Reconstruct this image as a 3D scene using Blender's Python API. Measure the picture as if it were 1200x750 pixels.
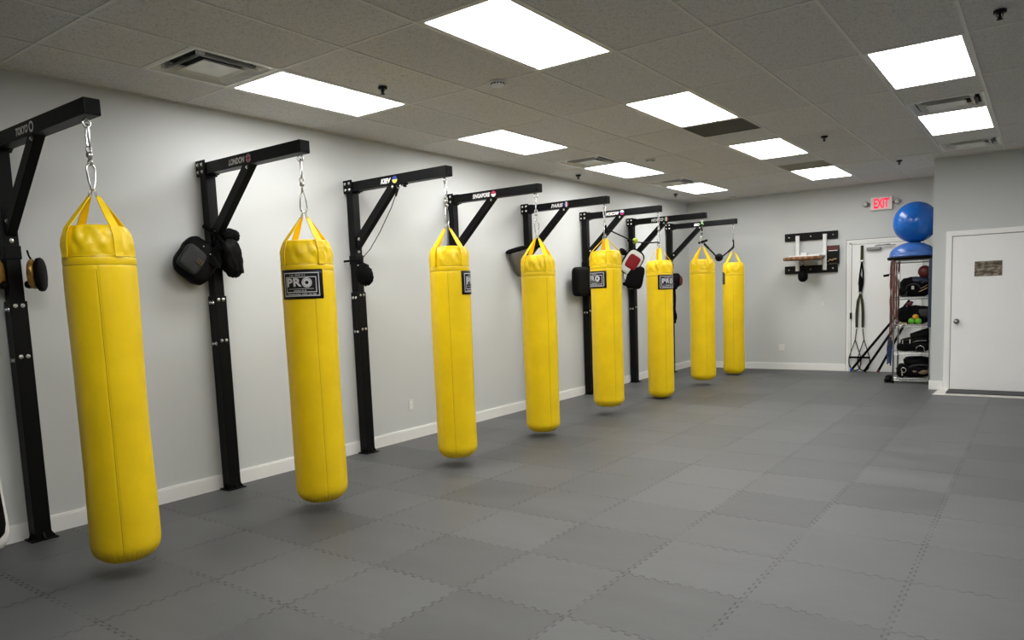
import bpy, bmesh, math, random
from math import pi, sin, cos, radians, sqrt, atan2, floor
from mathutils import Vector, Matrix, noise

for o in list(bpy.data.objects):
    bpy.data.objects.remove(o)
scn = bpy.context.scene
COL = scn.collection

# ------------------------------------------------------------------ camera
cam_data = bpy.data.cameras.new('camera')
cam = bpy.data.objects.new('camera', cam_data)
COL.objects.link(cam)
YAW, PITCH, ROLL = 0.6343, -0.103, -0.0386
fw = Vector((-sin(YAW) * cos(PITCH), cos(YAW) * cos(PITCH), sin(PITCH)))
rt = Vector((cos(YAW), sin(YAW), 0))
up = rt.cross(fw)
c_, s_ = cos(ROLL), sin(ROLL)
rt2 = c_ * rt + s_ * up
up2 = -s_ * rt + c_ * up
CAMP = Vector((5.302, 0.0, 1.4608))
m = Matrix.Identity(4)
for i in range(3):
    m[i][0], m[i][1], m[i][2], m[i][3] = rt2[i], up2[i], -fw[i], CAMP[i]
cam.matrix_world = m
cam_data.sensor_fit = 'HORIZONTAL'
cam_data.sensor_width = 36.0
cam_data.lens = 849.7 / 1200 * 36
cam_data.shift_y = 58.35 / 1200
cam_data.clip_start = 0.05
scn.camera = cam

# ------------------------------------------------------------------ light, exposure
w = bpy.data.worlds.new('world')
scn.world = w
w.use_nodes = True
w.node_tree.nodes['Background'].inputs[0].default_value = (0.9, 0.95, 1.0, 1)
w.node_tree.nodes['Background'].inputs[1].default_value = 0.3
vs = scn.view_settings
vs.view_transform = 'Standard'
vs.look = 'None'
vs.exposure = 1.17
vs.gamma = 1.0
vs.use_curve_mapping = False
PANEL_EMIT = 7.2          # strength of every ceiling light diffuser
PANEL_COL = (1.0, 0.997, 0.975)

# ------------------------------------------------------------------ sizes
H = 2.9945               # ceiling height
YF = 12.82               # far wall
YP = 10.97               # partition wall holding the white door
XP = 4.11                # corner of the partition wall
XR = 8.6                 # right wall
YB = -4.2                # wall behind the camera
TW = 0.6096
GX, GY = 0.593, 3.134    # origin of the ceiling grid
RIG_Y = [1.865 + 1.425 * i for i in range(8)]
RIG_Y[1] = 3.255

# ------------------------------------------------------------------ materials
MATS = {}


def mat(name, col, rough=0.5, metal=0.0, spec=0.5, emit=None, noise_=0.0, nscale=8.0, bump=0.0, bscale=60.0, sheen=0.0, coat=0.0, wcol=None):
    m = bpy.data.materials.new(name)
    m.use_nodes = True
    nt = m.node_tree
    b = nt.nodes['Principled BSDF']
    b.inputs['Base Color'].default_value = (*col, 1)
    b.inputs['Roughness'].default_value = rough
    b.inputs['Metallic'].default_value = metal
    b.inputs['Specular IOR Level'].default_value = spec
    b.inputs['Coat Weight'].default_value = coat
    if emit:
        b.inputs['Emission Color'].default_value = (*emit[0], 1)
        b.inputs['Emission Strength'].default_value = emit[1]
    tc = nt.nodes.new('ShaderNodeTexCoord')
    if noise_ > 0:
        n = nt.nodes.new('ShaderNodeTexNoise')
        n.inputs['Scale'].default_value = nscale
        n.inputs['Detail'].default_value = 5
        nt.links.new(tc.outputs['Object'], n.inputs['Vector'])
        mx = nt.nodes.new('ShaderNodeMix')
        mx.data_type = 'RGBA'
        a = tuple(max(0, c * (1 - noise_)) for c in col)
        d = wcol if wcol else tuple(min(1, c * (1 + noise_)) for c in col)
        mx.inputs[6].default_value = (*a, 1)
        mx.inputs[7].default_value = (*d, 1)
        mr = nt.nodes.new('ShaderNodeMapRange')
        mr.inputs[1].default_value = 0.3
        mr.inputs[2].default_value = 0.7
        nt.links.new(n.outputs['Fac'], mr.inputs[0])
        nt.links.new(mr.outputs[0], mx.inputs[0])
        nt.links.new(mx.outputs[2], b.inputs['Base Color'])
    if bump > 0:
        n2 = nt.nodes.new('ShaderNodeTexNoise')
        n2.inputs['Scale'].default_value = bscale
        n2.inputs['Detail'].default_value = 4
        nt.links.new(tc.outputs['Object'], n2.inputs['Vector'])
        bp = nt.nodes.new('ShaderNodeBump')
        bp.inputs['Strength'].default_value = bump
        bp.inputs['Distance'].default_value = 0.01
        nt.links.new(n2.outputs['Fac'], bp.inputs['Height'])
        nt.links.new(bp.outputs['Normal'], b.inputs['Normal'])
    MATS[name] = m
    return m


mat('wall_paint', (0.62, 0.635, 0.63), 0.55, noise_=0.015, nscale=1.5, bump=0.06, bscale=90)
mat('partition_paint', (0.55, 0.57, 0.565), 0.6, noise_=0.015, nscale=1.5, bump=0.06, bscale=90)
mat('white_trim', (0.86, 0.86, 0.845), 0.4, noise_=0.01, nscale=3)
mat('white_door', (0.87, 0.87, 0.865), 0.42, noise_=0.012, nscale=2.5, bump=0.03, bscale=30)
mat('black_steel', (0.0025, 0.0028, 0.003), 0.45, spec=0.17, noise_=0.2, nscale=12, bump=0.05, bscale=250)
mat('black_steel_edge', (0.002, 0.002, 0.0022), 0.5, spec=0.15)
mat('black_cloth', (0.003, 0.003, 0.0033), 0.9, spec=0.1, noise_=0.3, nscale=20, bump=0.3, bscale=120)
mat('black_leather', (0.0022, 0.0022, 0.0025), 0.6, spec=0.10, noise_=0.2, nscale=15, bump=0.2, bscale=90)
mat('charcoal_leather', (0.022, 0.023, 0.025), 0.5, spec=0.3, noise_=0.1, nscale=15, bump=0.2, bscale=90)
mat('grey_leather', (0.075, 0.065, 0.052), 0.55, noise_=0.15, nscale=12, bump=0.2, bscale=80)
mat('gold_vinyl', (0.40, 0.22, 0.05), 0.28, metal=0.5, noise_=0.35, nscale=25, bump=0.2, bscale=60)
mat('white_leather', (0.72, 0.71, 0.68), 0.45, noise_=0.05, nscale=20)
mat('red_leather', (0.24, 0.006, 0.013), 0.5, spec=0.25, noise_=0.12, nscale=20)
mat('dark_red', (0.10, 0.012, 0.012), 0.5, noise_=0.2, nscale=15)
mat('chrome', (0.78, 0.78, 0.77), 0.16, metal=1.0)
mat('zinc', (0.55, 0.55, 0.53), 0.3, metal=1.0)
mat('dark_metal', (0.22, 0.22, 0.22), 0.3, metal=0.9)
mat('yellow_vinyl', (0.96, 0.645, 0.002), 0.38, spec=0.5, noise_=0.06, nscale=5, bump=0.10, bscale=45)
mat('yellow_strap', (0.95, 0.645, 0.004), 0.45, spec=0.35, noise_=0.05, nscale=8, bump=0.1, bscale=200)
mat('seam_thread', (0.28, 0.17, 0.005), 0.6)
mat('zip_metal', (0.09, 0.06, 0.02), 0.4)
mat('patch_black', (0.004, 0.004, 0.006), 0.45, spec=0.25)
mat('patch_print', (0.58, 0.58, 0.61), 0.5)
mat('decal_white', (0.80, 0.80, 0.80), 0.5)
mat('decal_blue', (0.03, 0.04, 0.32), 0.5)
mat('decal_yellow', (0.75, 0.68, 0.12), 0.5)
mat('decal_red', (0.45, 0.02, 0.08), 0.5)
mat('decal_green', (0.10, 0.35, 0.08), 0.5)
mat('decal_pink', (0.50, 0.33, 0.36), 0.5)
mat('vent_white', (0.86, 0.86, 0.83), 0.35)
mat('grille_grey', (0.16, 0.16, 0.14), 0.6)
mat('grille_light', (0.42, 0.41, 0.37), 0.6)
mat('dark_void', (0.004, 0.004, 0.004), 0.9)
mat('plastic_white', (0.72, 0.72, 0.70), 0.4)
mat('tbar', (0.74, 0.72, 0.69), 0.4)
mat('diffuser', (0.9, 0.9, 0.9), 0.5, emit=(PANEL_COL, PANEL_EMIT))
mat('exit_red', (0.5, 0.0, 0.03), 0.5, emit=((1.0, 0.01, 0.05), 0.55))
mat('exit_face', (0.75, 0.70, 0.70), 0.4, emit=((1.0, 0.5, 0.5), 0.03))
mat('lamp_glass', (0.20, 0.21, 0.21), 0.2)
mat('blue_vinyl', (0.003, 0.10, 0.42), 0.22, noise_=0.04, nscale=4)
mat('dome_blue', (0.035, 0.115, 0.37), 0.3, noise_=0.05, nscale=4)
mat('navy_foam', (0.018, 0.026, 0.055), 0.7, noise_=0.15, nscale=12)
mat('olive_webbing', (0.045, 0.045, 0.02), 0.85, spec=0.15, noise_=0.25, nscale=40)
mat('black_webbing', (0.003, 0.003, 0.003), 0.85, spec=0.12)
mat('blue_cap', (0.01, 0.05, 0.4), 0.5)
mat('navy_strap', (0.008, 0.018, 0.08), 0.6)
mat('brown_rubber', (0.10, 0.034, 0.024), 0.55, noise_=0.2, nscale=20)
mat('pink_rubber', (0.25, 0.12, 0.10), 0.55, noise_=0.15, nscale=20)
mat('lime', (0.10, 0.42, 0.02), 0.5, noise_=0.1, nscale=20)
mat('orange', (0.60, 0.28, 0.02), 0.5)
mat('tennis', (0.45, 0.56, 0.06), 0.85, noise_=0.1, nscale=40, bump=0.3, bscale=300)
mat('tan_leather', (0.15, 0.095, 0.055), 0.6, noise_=0.15, nscale=20)
mat('wood_beige', (0.42, 0.29, 0.15), 0.6, noise_=0.1, nscale=20)
mat('bracket_white', (0.78, 0.79, 0.78), 0.35)
mat('marble', (0.60, 0.58, 0.54), 0.25, noise_=0.15, nscale=9)
mat('doormat', (0.045, 0.047, 0.05), 0.9, noise_=0.15, nscale=40)
mat('rope_dark', (0.006, 0.006, 0.007), 0.75, spec=0.15)


def wood_mat():
    m = mat('drum_wood', (0.20, 0.085, 0.03), 0.4)
    nt = m.node_tree
    b = nt.nodes['Principled BSDF']
    tc = nt.nodes.new('ShaderNodeTexCoord')
    wv = nt.nodes.new('ShaderNodeTexWave')
    wv.inputs['Scale'].default_value = 6
    wv.inputs['Distortion'].default_value = 3
    mp = nt.nodes.new('ShaderNodeMapping')
    mp.inputs['Scale'].default_value = (0.6, 3, 12)
    nt.links.new(tc.outputs['Object'], mp.inputs['Vector'])
    nt.links.new(mp.outputs[0], wv.inputs['Vector'])
    mx = nt.nodes.new('ShaderNodeMix')
    mx.data_type = 'RGBA'
    mx.inputs[6].default_value = (0.13, 0.05, 0.018, 1)
    mx.inputs[7].default_value = (0.30, 0.14, 0.05, 1)
    nt.links.new(wv.outputs['Fac'], mx.inputs[0])
    nt.links.new(mx.outputs[2], b.inputs['Base Color'])


wood_mat()


def rustic_mat():
    m = mat('rustic_print', (0.2, 0.17, 0.13), 0.6)
    nt = m.node_tree
    b = nt.nodes['Principled BSDF']
    tc = nt.nodes.new('ShaderNodeTexCoord')
    mp = nt.nodes.new('ShaderNodeMapping')
    mp.inputs['Scale'].default_value = (14, 14, 30)
    n = nt.nodes.new('ShaderNodeTexNoise')
    n.inputs['Scale'].default_value = 1.0
    n.inputs['Detail'].default_value = 4
    cr = nt.nodes.new('ShaderNodeValToRGB')
    e = cr.color_ramp.elements
    e[0].position = 0.33
    e[0].color = (0.025, 0.02, 0.014, 1)
    e[1].position = 0.68
    e[1].color = (0.36, 0.30, 0.24, 1)
    x = cr.color_ramp.elements.new(0.5)
    x.color = (0.12, 0.095, 0.065, 1)
    nt.links.new(tc.outputs['Object'], mp.inputs['Vector'])
    nt.links.new(mp.outputs[0], n.inputs['Vector'])
    nt.links.new(n.outputs['Fac'], cr.inputs[0])
    nt.links.new(cr.outputs[0], b.inputs['Base Color'])


rustic_mat()


def ceiling_mat():
    m = mat('ceiling_tile', (0.37, 0.36, 0.335), 0.9)
    nt = m.node_tree
    N, L = nt.nodes, nt.links
    b = N['Principled BSDF']
    b.inputs['Specular IOR Level'].default_value = 0.1
    tc = N.new('ShaderNodeTexCoord')
    n = N.new('ShaderNodeTexNoise')
    n.inputs['Scale'].default_value = 85
    n.inputs['Detail'].default_value = 3
    L.new(tc.outputs['Object'], n.inputs['Vector'])
    cr = N.new('ShaderNodeValToRGB')
    e = cr.color_ramp.elements
    e[0].position = 0.34
    e[0].color = (0.54, 0.53, 0.51, 1)
    e[1].position = 0.50
    e[1].color = (0.725, 0.712, 0.695, 1)
    L.new(n.outputs['Fac'], cr.inputs[0])
    # slight tile to tile tone
    sx = N.new('ShaderNodeVectorMath')
    sx.operation = 'SUBTRACT'
    sx.inputs[1].default_value = (GX, GY, 0)
    L.new(tc.outputs['Object'], sx.inputs[0])
    dv = N.new('ShaderNodeVectorMath')
    dv.operation = 'DIVIDE'
    dv.inputs[1].default_value = (TW, 2 * TW, 1)
    L.new(sx.outputs[0], dv.inputs[0])
    fl = N.new('ShaderNodeVectorMath')
    fl.operation = 'FLOOR'
    L.new(dv.outputs[0], fl.inputs[0])
    wn = N.new('ShaderNodeTexWhiteNoise')
    wn.noise_dimensions = '2D'
    L.new(fl.outputs[0], wn.inputs['Vector'])
    mr = N.new('ShaderNodeMapRange')
    mr.inputs[3].default_value = 0.95
    mr.inputs[4].default_value = 1.04
    L.new(wn.outputs['Value'], mr.inputs[0])
    mu = N.new('ShaderNodeVectorMath')
    mu.operation = 'SCALE'
    L.new(cr.outputs[0], mu.inputs[0])
    L.new(mr.outputs[0], mu.inputs['Scale'])
    L.new(mu.outputs[0], b.inputs['Base Color'])
    bp = N.new('ShaderNodeBump')
    bp.inputs['Strength'].default_value = 0.4
    bp.inputs['Distance'].default_value = 0.004
    L.new(n.outputs['Fac'], bp.inputs['Height'])
    L.new(bp.outputs[0], b.inputs['Normal'])


ceiling_mat()


def floor_mat():
    m = mat('rubber_mats', (0.15, 0.15, 0.15), 0.55)
    nt = m.node_tree
    N, L = nt.nodes, nt.links
    b = N['Principled BSDF']
    b.inputs['Specular IOR Level'].default_value = 0.36

    def mth(op, a, c=None, d=None):
        n = N.new('ShaderNodeMath')
        n.operation = op
        for k, v in enumerate((a, c, d)):
            if v is None:
                continue
            if isinstance(v, (int, float)):
                n.inputs[k].default_value = v
            else:
                L.new(v, n.inputs[k])
        return n.outputs[0]
    tc = N.new('ShaderNodeTexCoord')
    sp = N.new('ShaderNodeSeparateXYZ')
    L.new(tc.outputs['Object'], sp.inputs[0])
    X, Y = sp.outputs[0], sp.outputs[1]
    P = 0.6125
    PY = 0.595

    def sq(v, per):
        s = mth('SINE', mth('MULTIPLY', v, 2 * pi / per))
        return mth('MULTIPLY', mth('MINIMUM', mth('MAXIMUM', mth('MULTIPLY', s, 3.5), -1.0), 1.0), 0.0105)
    xs = mth('DIVIDE', mth('ADD', mth('SUBTRACT', X, 2.975 - 10 * P), sq(Y, 0.066)), P)
    ys = mth('DIVIDE', mth('ADD', mth('SUBTRACT', Y, 3.25 - 20 * PY), sq(X, 0.066)), PY)
    fx, fy = mth('FLOOR', xs), mth('FLOOR', ys)
    dx = mth('MULTIPLY', mth('SUBTRACT', 0.5, mth('ABSOLUTE', mth('SUBTRACT', mth('FRACT', xs), 0.5))), P)
    dy = mth('MULTIPLY', mth('SUBTRACT', 0.5, mth('ABSOLUTE', mth('SUBTRACT', mth('FRACT', ys), 0.5))), PY)
    d = mth('MINIMUM', dx, dy)
    nz = N.new('ShaderNodeTexNoise')
    nz.inputs['Scale'].default_value = 3.1
    nz.inputs['Detail'].default_value = 3
    L.new(tc.outputs['Object'], nz.inputs['Vector'])
    # seam strength varies along the joints
    st = N.new('ShaderNodeMapRange')
    st.inputs[1].default_value = 0.40
    st.inputs[2].default_value = 0.56
    st.inputs[3].default_value = 0.22
    st.inputs[4].default_value = 1.0
    L.new(nz.outputs['Fac'], st.inputs[0])
    ln = N.new('ShaderNodeMapRange')
    ln.inputs[1].default_value = 0.0008
    ln.inputs[2].default_value = 0.0075
    ln.inputs[3].default_value = 1.0
    ln.inputs[4].default_value = 0.0
    L.new(d, ln.inputs[0])
    seam = mth('MULTIPLY', ln.outputs[0], st.outputs[0])
    cb = N.new('ShaderNodeCombineXYZ')
    L.new(fx, cb.inputs[0])
    L.new(fy, cb.inputs[1])
    wn = N.new('ShaderNodeTexWhiteNoise')
    wn.noise_dimensions = '2D'
    L.new(cb.outputs[0], wn.inputs['Vector'])
    n2 = N.new('ShaderNodeTexNoise')
    n2.inputs['Scale'].default_value = 1.3
    n2.inputs['Detail'].default_value = 8
    n2.inputs['Roughness'].default_value = 0.62
    mp = N.new('ShaderNodeMapping')
    mp.inputs['Scale'].default_value = (1.0, 2.4, 1)
    L.new(tc.outputs['Object'], mp.inputs['Vector'])
    L.new(mp.outputs[0], n2.inputs['Vector'])
    tone = mth('ADD', mth('MULTIPLY', wn.outputs['Value'], 0.32), 0.83)
    tone = mth('ADD', tone, mth('MULTIPLY', mth('SUBTRACT', n2.outputs['Fac'], 0.5), 0.85))
    tone = mth('MULTIPLY', tone, mth('SUBTRACT', 1.0, mth('MULTIPLY', seam, 0.75)))
    sc = N.new('ShaderNodeVectorMath')
    sc.operation = 'SCALE'
    sc.inputs[0].default_value = (0.093, 0.0955, 0.0965)
    L.new(tone, sc.inputs['Scale'])
    L.new(sc.outputs[0], b.inputs['Base Color'])
    rr = N.new('ShaderNodeMapRange')
    rr.inputs[3].default_value = 0.42
    rr.inputs[4].default_value = 0.62
    L.new(n2.outputs['Fac'], rr.inputs[0])
    L.new(rr.outputs[0], b.inputs['Roughness'])
    n3 = N.new('ShaderNodeTexNoise')
    n3.inputs['Scale'].default_value = 160
    n3.inputs['Detail'].default_value = 2
    L.new(tc.outputs['Object'], n3.inputs['Vector'])
    h = mth('SUBTRACT', mth('MULTIPLY', n3.outputs['Fac'], 0.35), seam)
    h = mth('ADD', h, mth('MULTIPLY', n2.outputs['Fac'], 0.8))
    bp = N.new('ShaderNodeBump')
    bp.inputs['Strength'].default_value = 0.35
    bp.inputs['Distance'].default_value = 0.004
    L.new(h, bp.inputs['Height'])
    L.new(bp.outputs[0], b.inputs['Normal'])


floor_mat()


# ------------------------------------------------------------------ mesh helpers
class MB:
    def __init__(s):
        s.v, s.f, s.sm = [], [], []

    def add(s, v, f, smooth=False, M=None):
        n = len(s.v)
        if M is not None:
            v = [M @ Vector(p) for p in v]
        s.v += [tuple(p) for p in v]
        s.f += [tuple(i + n for i in q) for q in f]
        s.sm += [smooth] * len(f)
        return s

    def box(s, a, b, bev=0.0, M=None):
        (x0, y0, z0), (x1, y1, z1) = a, b
        if bev <= 0:
            v = [(x, y, z) for x in (x0, x1) for y in (y0, y1) for z in (z0, z1)]
            f = [(0, 1, 3, 2), (4, 6, 7, 5), (0, 4, 5, 1), (2, 3, 7, 6), (0, 2, 6, 4), (1, 5, 7, 3)]
            return s.add(v, f, False, M)
        bm = bmesh.new()
        bmesh.ops.create_cube(bm, size=1)
        for q in bm.verts:
            q.co = Vector(((x0 + x1) / 2 + q.co.x * (x1 - x0), (y0 + y1) / 2 + q.co.y * (y1 - y0), (z0 + z1) / 2 + q.co.z * (z1 - z0)))
        bmesh.ops.bevel(bm, geom=bm.edges[:], offset=bev, segments=2, affect='EDGES', profile=0.5)
        return s.addbm(bm, False, M)

    def addbm(s, bm, smooth=True, M=None):
        bm.verts.index_update()
        s.add([q.co.copy() for q in bm.verts], [tuple(x.index for x in f.verts) for f in bm.faces], smooth, M)
        bm.free()
        return s

    def tube(s, path, r, n=10, closed=False, smooth=True, M=None, flat=None):
        P = [Vector(p) for p in path]
        k = len(P)
        rs = r if isinstance(r, (list, tuple)) else [r] * k
        T = []
        for i in range(k):
            if closed:
                t = P[(i + 1) % k] - P[i - 1]
            else:
                t = P[min(i + 1, k - 1)] - P[max(i - 1, 0)]
            T.append(t.normalized() if t.length > 1e-9 else Vector((0, 0, 1)))
        u = T[0].orthogonal().normalized()
        v, f = [], []
        for i in range(k):
            u = (u - T[i] * u.dot(T[i]))
            u = u.normalized() if u.length > 1e-6 else T[i].orthogonal().normalized()
            w_ = T[i].cross(u)
            for j in range(n):
                a = 2 * pi * j / n
                v.append(P[i] + (u * cos(a) + w_ * sin(a)) * rs[i])
        for i in range(k if closed else k - 1):
            for j in range(n):
                a, b2 = i * n + j, i * n + (j + 1) % n
                c, d = ((i + 1) % k) * n + (j + 1) % n, ((i + 1) % k) * n + j
                f.append((a, b2, c, d))
        if not closed:
            f.append(tuple(range(n - 1, -1, -1)))
            f.append(tuple((k - 1) * n + j for j in range(n)))
        return s.add(v, f, smooth, M)

    def cyl(s, p0, p1, r, n=20, M=None, smooth=True):
        return s.tube([p0, p1], r, n, M=M, smooth=smooth)

    def ball(s, c, r, n=24, sc=(1, 1, 1), M=None):
        bm = bmesh.new()
        bmesh.ops.create_uvsphere(bm, u_segments=n, v_segments=max(6, n // 2), radius=1)
        for q in bm.verts:
            q.co = Vector((c[0] + q.co.x * r * sc[0], c[1] + q.co.y * r * sc[1], c[2] + q.co.z * r * sc[2]))
        return s.addbm(bm, True, M)

    def lathe(s, prof, n=32, M=None, fn=None, smooth=True):
        v, f = [], []
        for (r, z) in prof:
            for j in range(n):
                a = 2 * pi * j / n
                rr = r + (fn(a, z, r) if fn else 0)
                v.append((rr * cos(a), rr * sin(a), z))
        k = len(prof)
        for i in range(k - 1):
            for j in range(n):
                f.append((i * n + j, i * n + (j + 1) % n, (i + 1) * n + (j + 1) % n, (i + 1) * n + j))
        f.append(tuple(range(n - 1, -1, -1)))
        f.append(tuple((k - 1) * n + j for j in range(n)))
        return s.add(v, f, smooth, M)

    def prism(s, poly, t0, t1, axis=1, M=None, smooth=False):
        # poly of (a, b) extruded along axis from t0 to t1
        def mk(a, b2, t):
            return {0: (t, a, b2), 1: (a, t, b2), 2: (a, b2, t)}[axis]
        n = len(poly)
        v = [mk(a, b2, t0) for a, b2 in poly] + [mk(a, b2, t1) for a, b2 in poly]
        f = [(i, (i + 1) % n, n + (i + 1) % n, n + i) for i in range(n)]
        f += [tuple(range(n - 1, -1, -1)), tuple(range(n, 2 * n))]
        return s.add(v, f, smooth, M)

    def band(s, path, wid, th, side, M=None):
        # flat strap: centre path, width vector 'side', thickness along the surface normal
        P = [Vector(p) for p in path]
        k = len(P)
        ws = wid if isinstance(wid, (list, tuple)) else [wid] * k
        v, f = [], []
        sd0 = Vector(side).normalized()
        for i in range(k):
            t = (P[min(i + 1, k - 1)] - P[max(i - 1, 0)]).normalized()
            sd = (sd0 - t * sd0.dot(t)).normalized()
            nn = t.cross(sd)
            for a, b2 in ((-1, -1), (1, -1), (1, 1), (-1, 1)):
                v.append(P[i] + sd * a * ws[i] / 2 + nn * b2 * th / 2)
        for i in range(k - 1):
            for j in range(4):
                f.append((i * 4 + j, i * 4 + (j + 1) % 4, (i + 1) * 4 + (j + 1) % 4, (i + 1) * 4 + j))
        f += [(3, 2, 1, 0), tuple((k - 1) * 4 + j for j in range(4))]
        return s.add(v, f, False, M)

    def blob(s, c, size, p=3.0, amp=0.06, seed=0, n=22, M=None, fq=4.0, tp=0.0):
        # rounded-box (superellipsoid) lump with soft creases
        bm = bmesh.new()
        bmesh.ops.create_icosphere(bm, subdivisions=4 if n > 20 else 3, radius=1)
        for q in bm.verts:
            d = q.co.normalized()
            k = (abs(d.x) ** p + abs(d.y) ** p + abs(d.z) ** p) ** (-1 / p)
            nn = noise.noise(Vector((d.x, d.y, d.z)) * fq + Vector((seed * 7.1, seed * 3.3, 1))) * amp
            k *= 1 + nn
            q.co = Vector((c[0] + d.x * k * size[0] / 2, c[1] + d.y * k * size[1] / 2 * (1 + tp * d.z), c[2] + d.z * k * size[2] / 2))
        return s.addbm(bm, True, M)

    def build(s, name, m_, parent=None, loc=None):
        me = bpy.data.meshes.new(name)
        me.from_pydata([tuple(p) for p in s.v], [], s.f)
        me.polygons.foreach_set('use_smooth', s.sm)
        me.materials.append(MATS[m_] if isinstance(m_, str) else m_)
        me.update()
        bm = bmesh.new()
        bm.from_mesh(me)
        bmesh.ops.recalc_face_normals(bm, faces=bm.faces[:])
        bm.to_mesh(me)
        bm.free()
        o = bpy.data.objects.new(name, me)
        COL.objects.link(o)
        if parent:
            o.parent = parent
        if loc:
            o.location = loc
        return o


def tag(o, label, cat, group=None):
    o['label'] = label
    o['category'] = cat
    if group:
        o['group'] = group
    return o


def thing(name, label, cat, loc=(0, 0, 0), rz=0.0, group=None):
    o = bpy.data.objects.new(name, None)
    o.empty_display_size = 0.1
    COL.objects.link(o)
    o.location = loc
    o.rotation_euler = (0, 0, rz)
    return tag(o, label, cat, group)


def struct(o):
    o['kind'] = 'structure'
    return o


def sroot(name, loc=(0, 0, 0)):
    o = bpy.data.objects.new(name, None)
    COL.objects.link(o)
    o.location = loc
    return struct(o)


def text_mesh(txt, size, bold=0.0, shear=0.0, spacing=1.0):
    c = bpy.data.curves.new('t', 'FONT')
    c.body = txt
    c.size = size
    c.offset = bold
    c.shear = shear
    c.space_character = spacing
    c.align_x = 'CENTER'
    c.align_y = 'CENTER'
    c.resolution_u = 4
    o = bpy.data.objects.new('t', c)
    COL.objects.link(o)
    bpy.context.view_layer.update()
    dg = bpy.context.evaluated_depsgraph_get()
    me = o.evaluated_get(dg).to_mesh()
    v = [q.co.copy() for q in me.vertices]
    f = [tuple(p.vertices) for p in me.polygons]
    o.evaluated_get(dg).to_mesh_clear()
    bpy.data.objects.remove(o)
    bpy.data.curves.remove(c)
    return v, f


def copy_obj(o, parent=None):
    c = o.copy()
    COL.objects.link(c)
    c.parent = parent
    return c


def copy_tree(o, parent=None):
    c = copy_obj(o, parent)
    for ch in [x for x in bpy.data.objects if x.parent == o]:
        copy_tree(ch, c)
    return c


rnd = random.Random(4)

# ------------------------------------------------------------------ room shell
struct(MB().box((-0.2, YB - 0.2, -0.1), (XR + 0.2, YF + 0.2, 0)).build('floor', 'rubber_mats'))
struct(MB().box((-0.15, YB - 0.15, 0), (0, YF + 0.15, H)).build('wall_left', 'wall_paint'))
struct(MB().box((0, YF, 0), (XP + 0.1, YF + 0.15, H)).build('wall_far', 'wall_paint'))
struct(MB().box((XP, YP, 0), (XR, YF + 0.15, H)).build('wall_partition', 'partition_paint'))
struct(MB().box((XR, YB - 0.15, 0), (XR + 0.15, YP, H)).build('wall_right', 'wall_paint'))
struct(MB().box((0, YB - 0.15, 0), (XR, YB, H)).build('wall_front', 'wall_paint'))

# skirting boards
BH = 0.115


def skirting(name, a, b):
    mb = MB()
    (x0, y0), (x1, y1) = a, b
    mb.box((x0, y0, 0), (x1, y1, BH - 0.012))
    # thinner bead along the top
    cx, cy = 0.004, 0.004
    dx = x1 - x0 < 0.05
    if dx:
        mb.box((x0, y0, BH - 0.012), (x1 - cx if x0 < 1 else x1, y1, BH))
    else:
        mb.box((x0, y0 + cy, BH - 0.012), (x1, y1, BH))
    return struct(mb.build(name, 'white_trim'))


skirting('baseboard_left', (0.0, YB), (0.014, YF))
skirting('baseboard_far', (0.014, YF - 0.014), (2.695, YF))
skirting('baseboard_partition', (XP - 0.014, YP - 0.014), (4.26, YP))
skirting('baseboard_alcove', (XP - 0.014, YP), (XP, YF))
skirting('baseboard_right', (5.32, YP - 0.014), (XR, YP))

# ceiling: every grid cell that is not a light or a vent carries a tile
CT = {}      # 2ft cells used by something else: (col, row) with rows of one tile width
lights = []
for c in (0, 3, 6, 9):
    for r in range(-2, 4):
        if (c == 0 and r < 0) or (c in (3, 6) and r < -1) or c == 9:
            continue
        if c >= 6 and r == 3:
            continue
        if c == 9 and r > 1:
            continue
        lights.append((c, r))
        CT[(c, r * 4)] = 1
        CT[(c, r * 4 + 1)] = 1
vents = [(0, -1), (0, 7), (0, 11), (6, 7), (6, 11)]
grilles = [(3, 6), (3, 11)]
for q in vents + grilles:
    CT[q] = 1
mb = MB()
c0 = -1
while GX + c0 * TW < XR:
    r0 = int(floor((YB - GY) / TW)) - 1
    while GY + r0 * TW < YF:
        if (c0, r0) not in CT:
            x0, x1 = max(0, GX + c0 * TW), min(XR, GX + (c0 + 1) * TW)
            y0, y1 = max(YB, GY + r0 * TW), min(YF, GY + (r0 + 1) * TW)
            if x1 > x0 and y1 > y0:
                mb.add([(x0, y0, H), (x1, y0, H), (x1, y1, H), (x0, y1, H)], [(0, 3, 2, 1)])
        r0 += 1
    c0 += 1
mb.box((-0.15, YB - 0.15, H + 0.16), (XR + 0.15, YF + 0.15, H + 0.2))
struct(mb.build('ceiling', 'ceiling_tile'))
# T-bar grid
mb = MB()
c0 = 0
bw = 0.010
while GX + c0 * TW < XR:
    x = GX + c0 * TW
    mb.box((x - bw, YB, H - 0.004), (x + bw, YF, H + 0.02))
    c0 += 1
r0 = -3
while GY + r0 * 2 * TW < YF:
    y = GY + r0 * 2 * TW
    if y > YB:
        mb.box((0, y - bw, H - 0.0036), (XR, y + bw, H + 0.02))
    r0 += 1
for (c, r) in vents + grilles:
    rr = r if r % 2 else r + 1          # split of the four foot cell
    y = GY + rr * TW
    mb.box((GX + c * TW, y - bw, H - 0.0034), (GX + (c + 1) * TW, y + bw, H + 0.02))
struct(mb.build('trim_1', 'tbar'))
# wall angle along the ceiling edge
mb = MB()
mb.box((0, YB, H - 0.006), (0.02, YF, H + 0.01))
mb.box((0, YF - 0.02, H - 0.006), (XP, YF, H + 0.01))
mb.box((XP, YP - 0.02, H - 0.006), (XR, YP, H + 0.01))
struct(mb.build('trim_2', 'tbar'))

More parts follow.
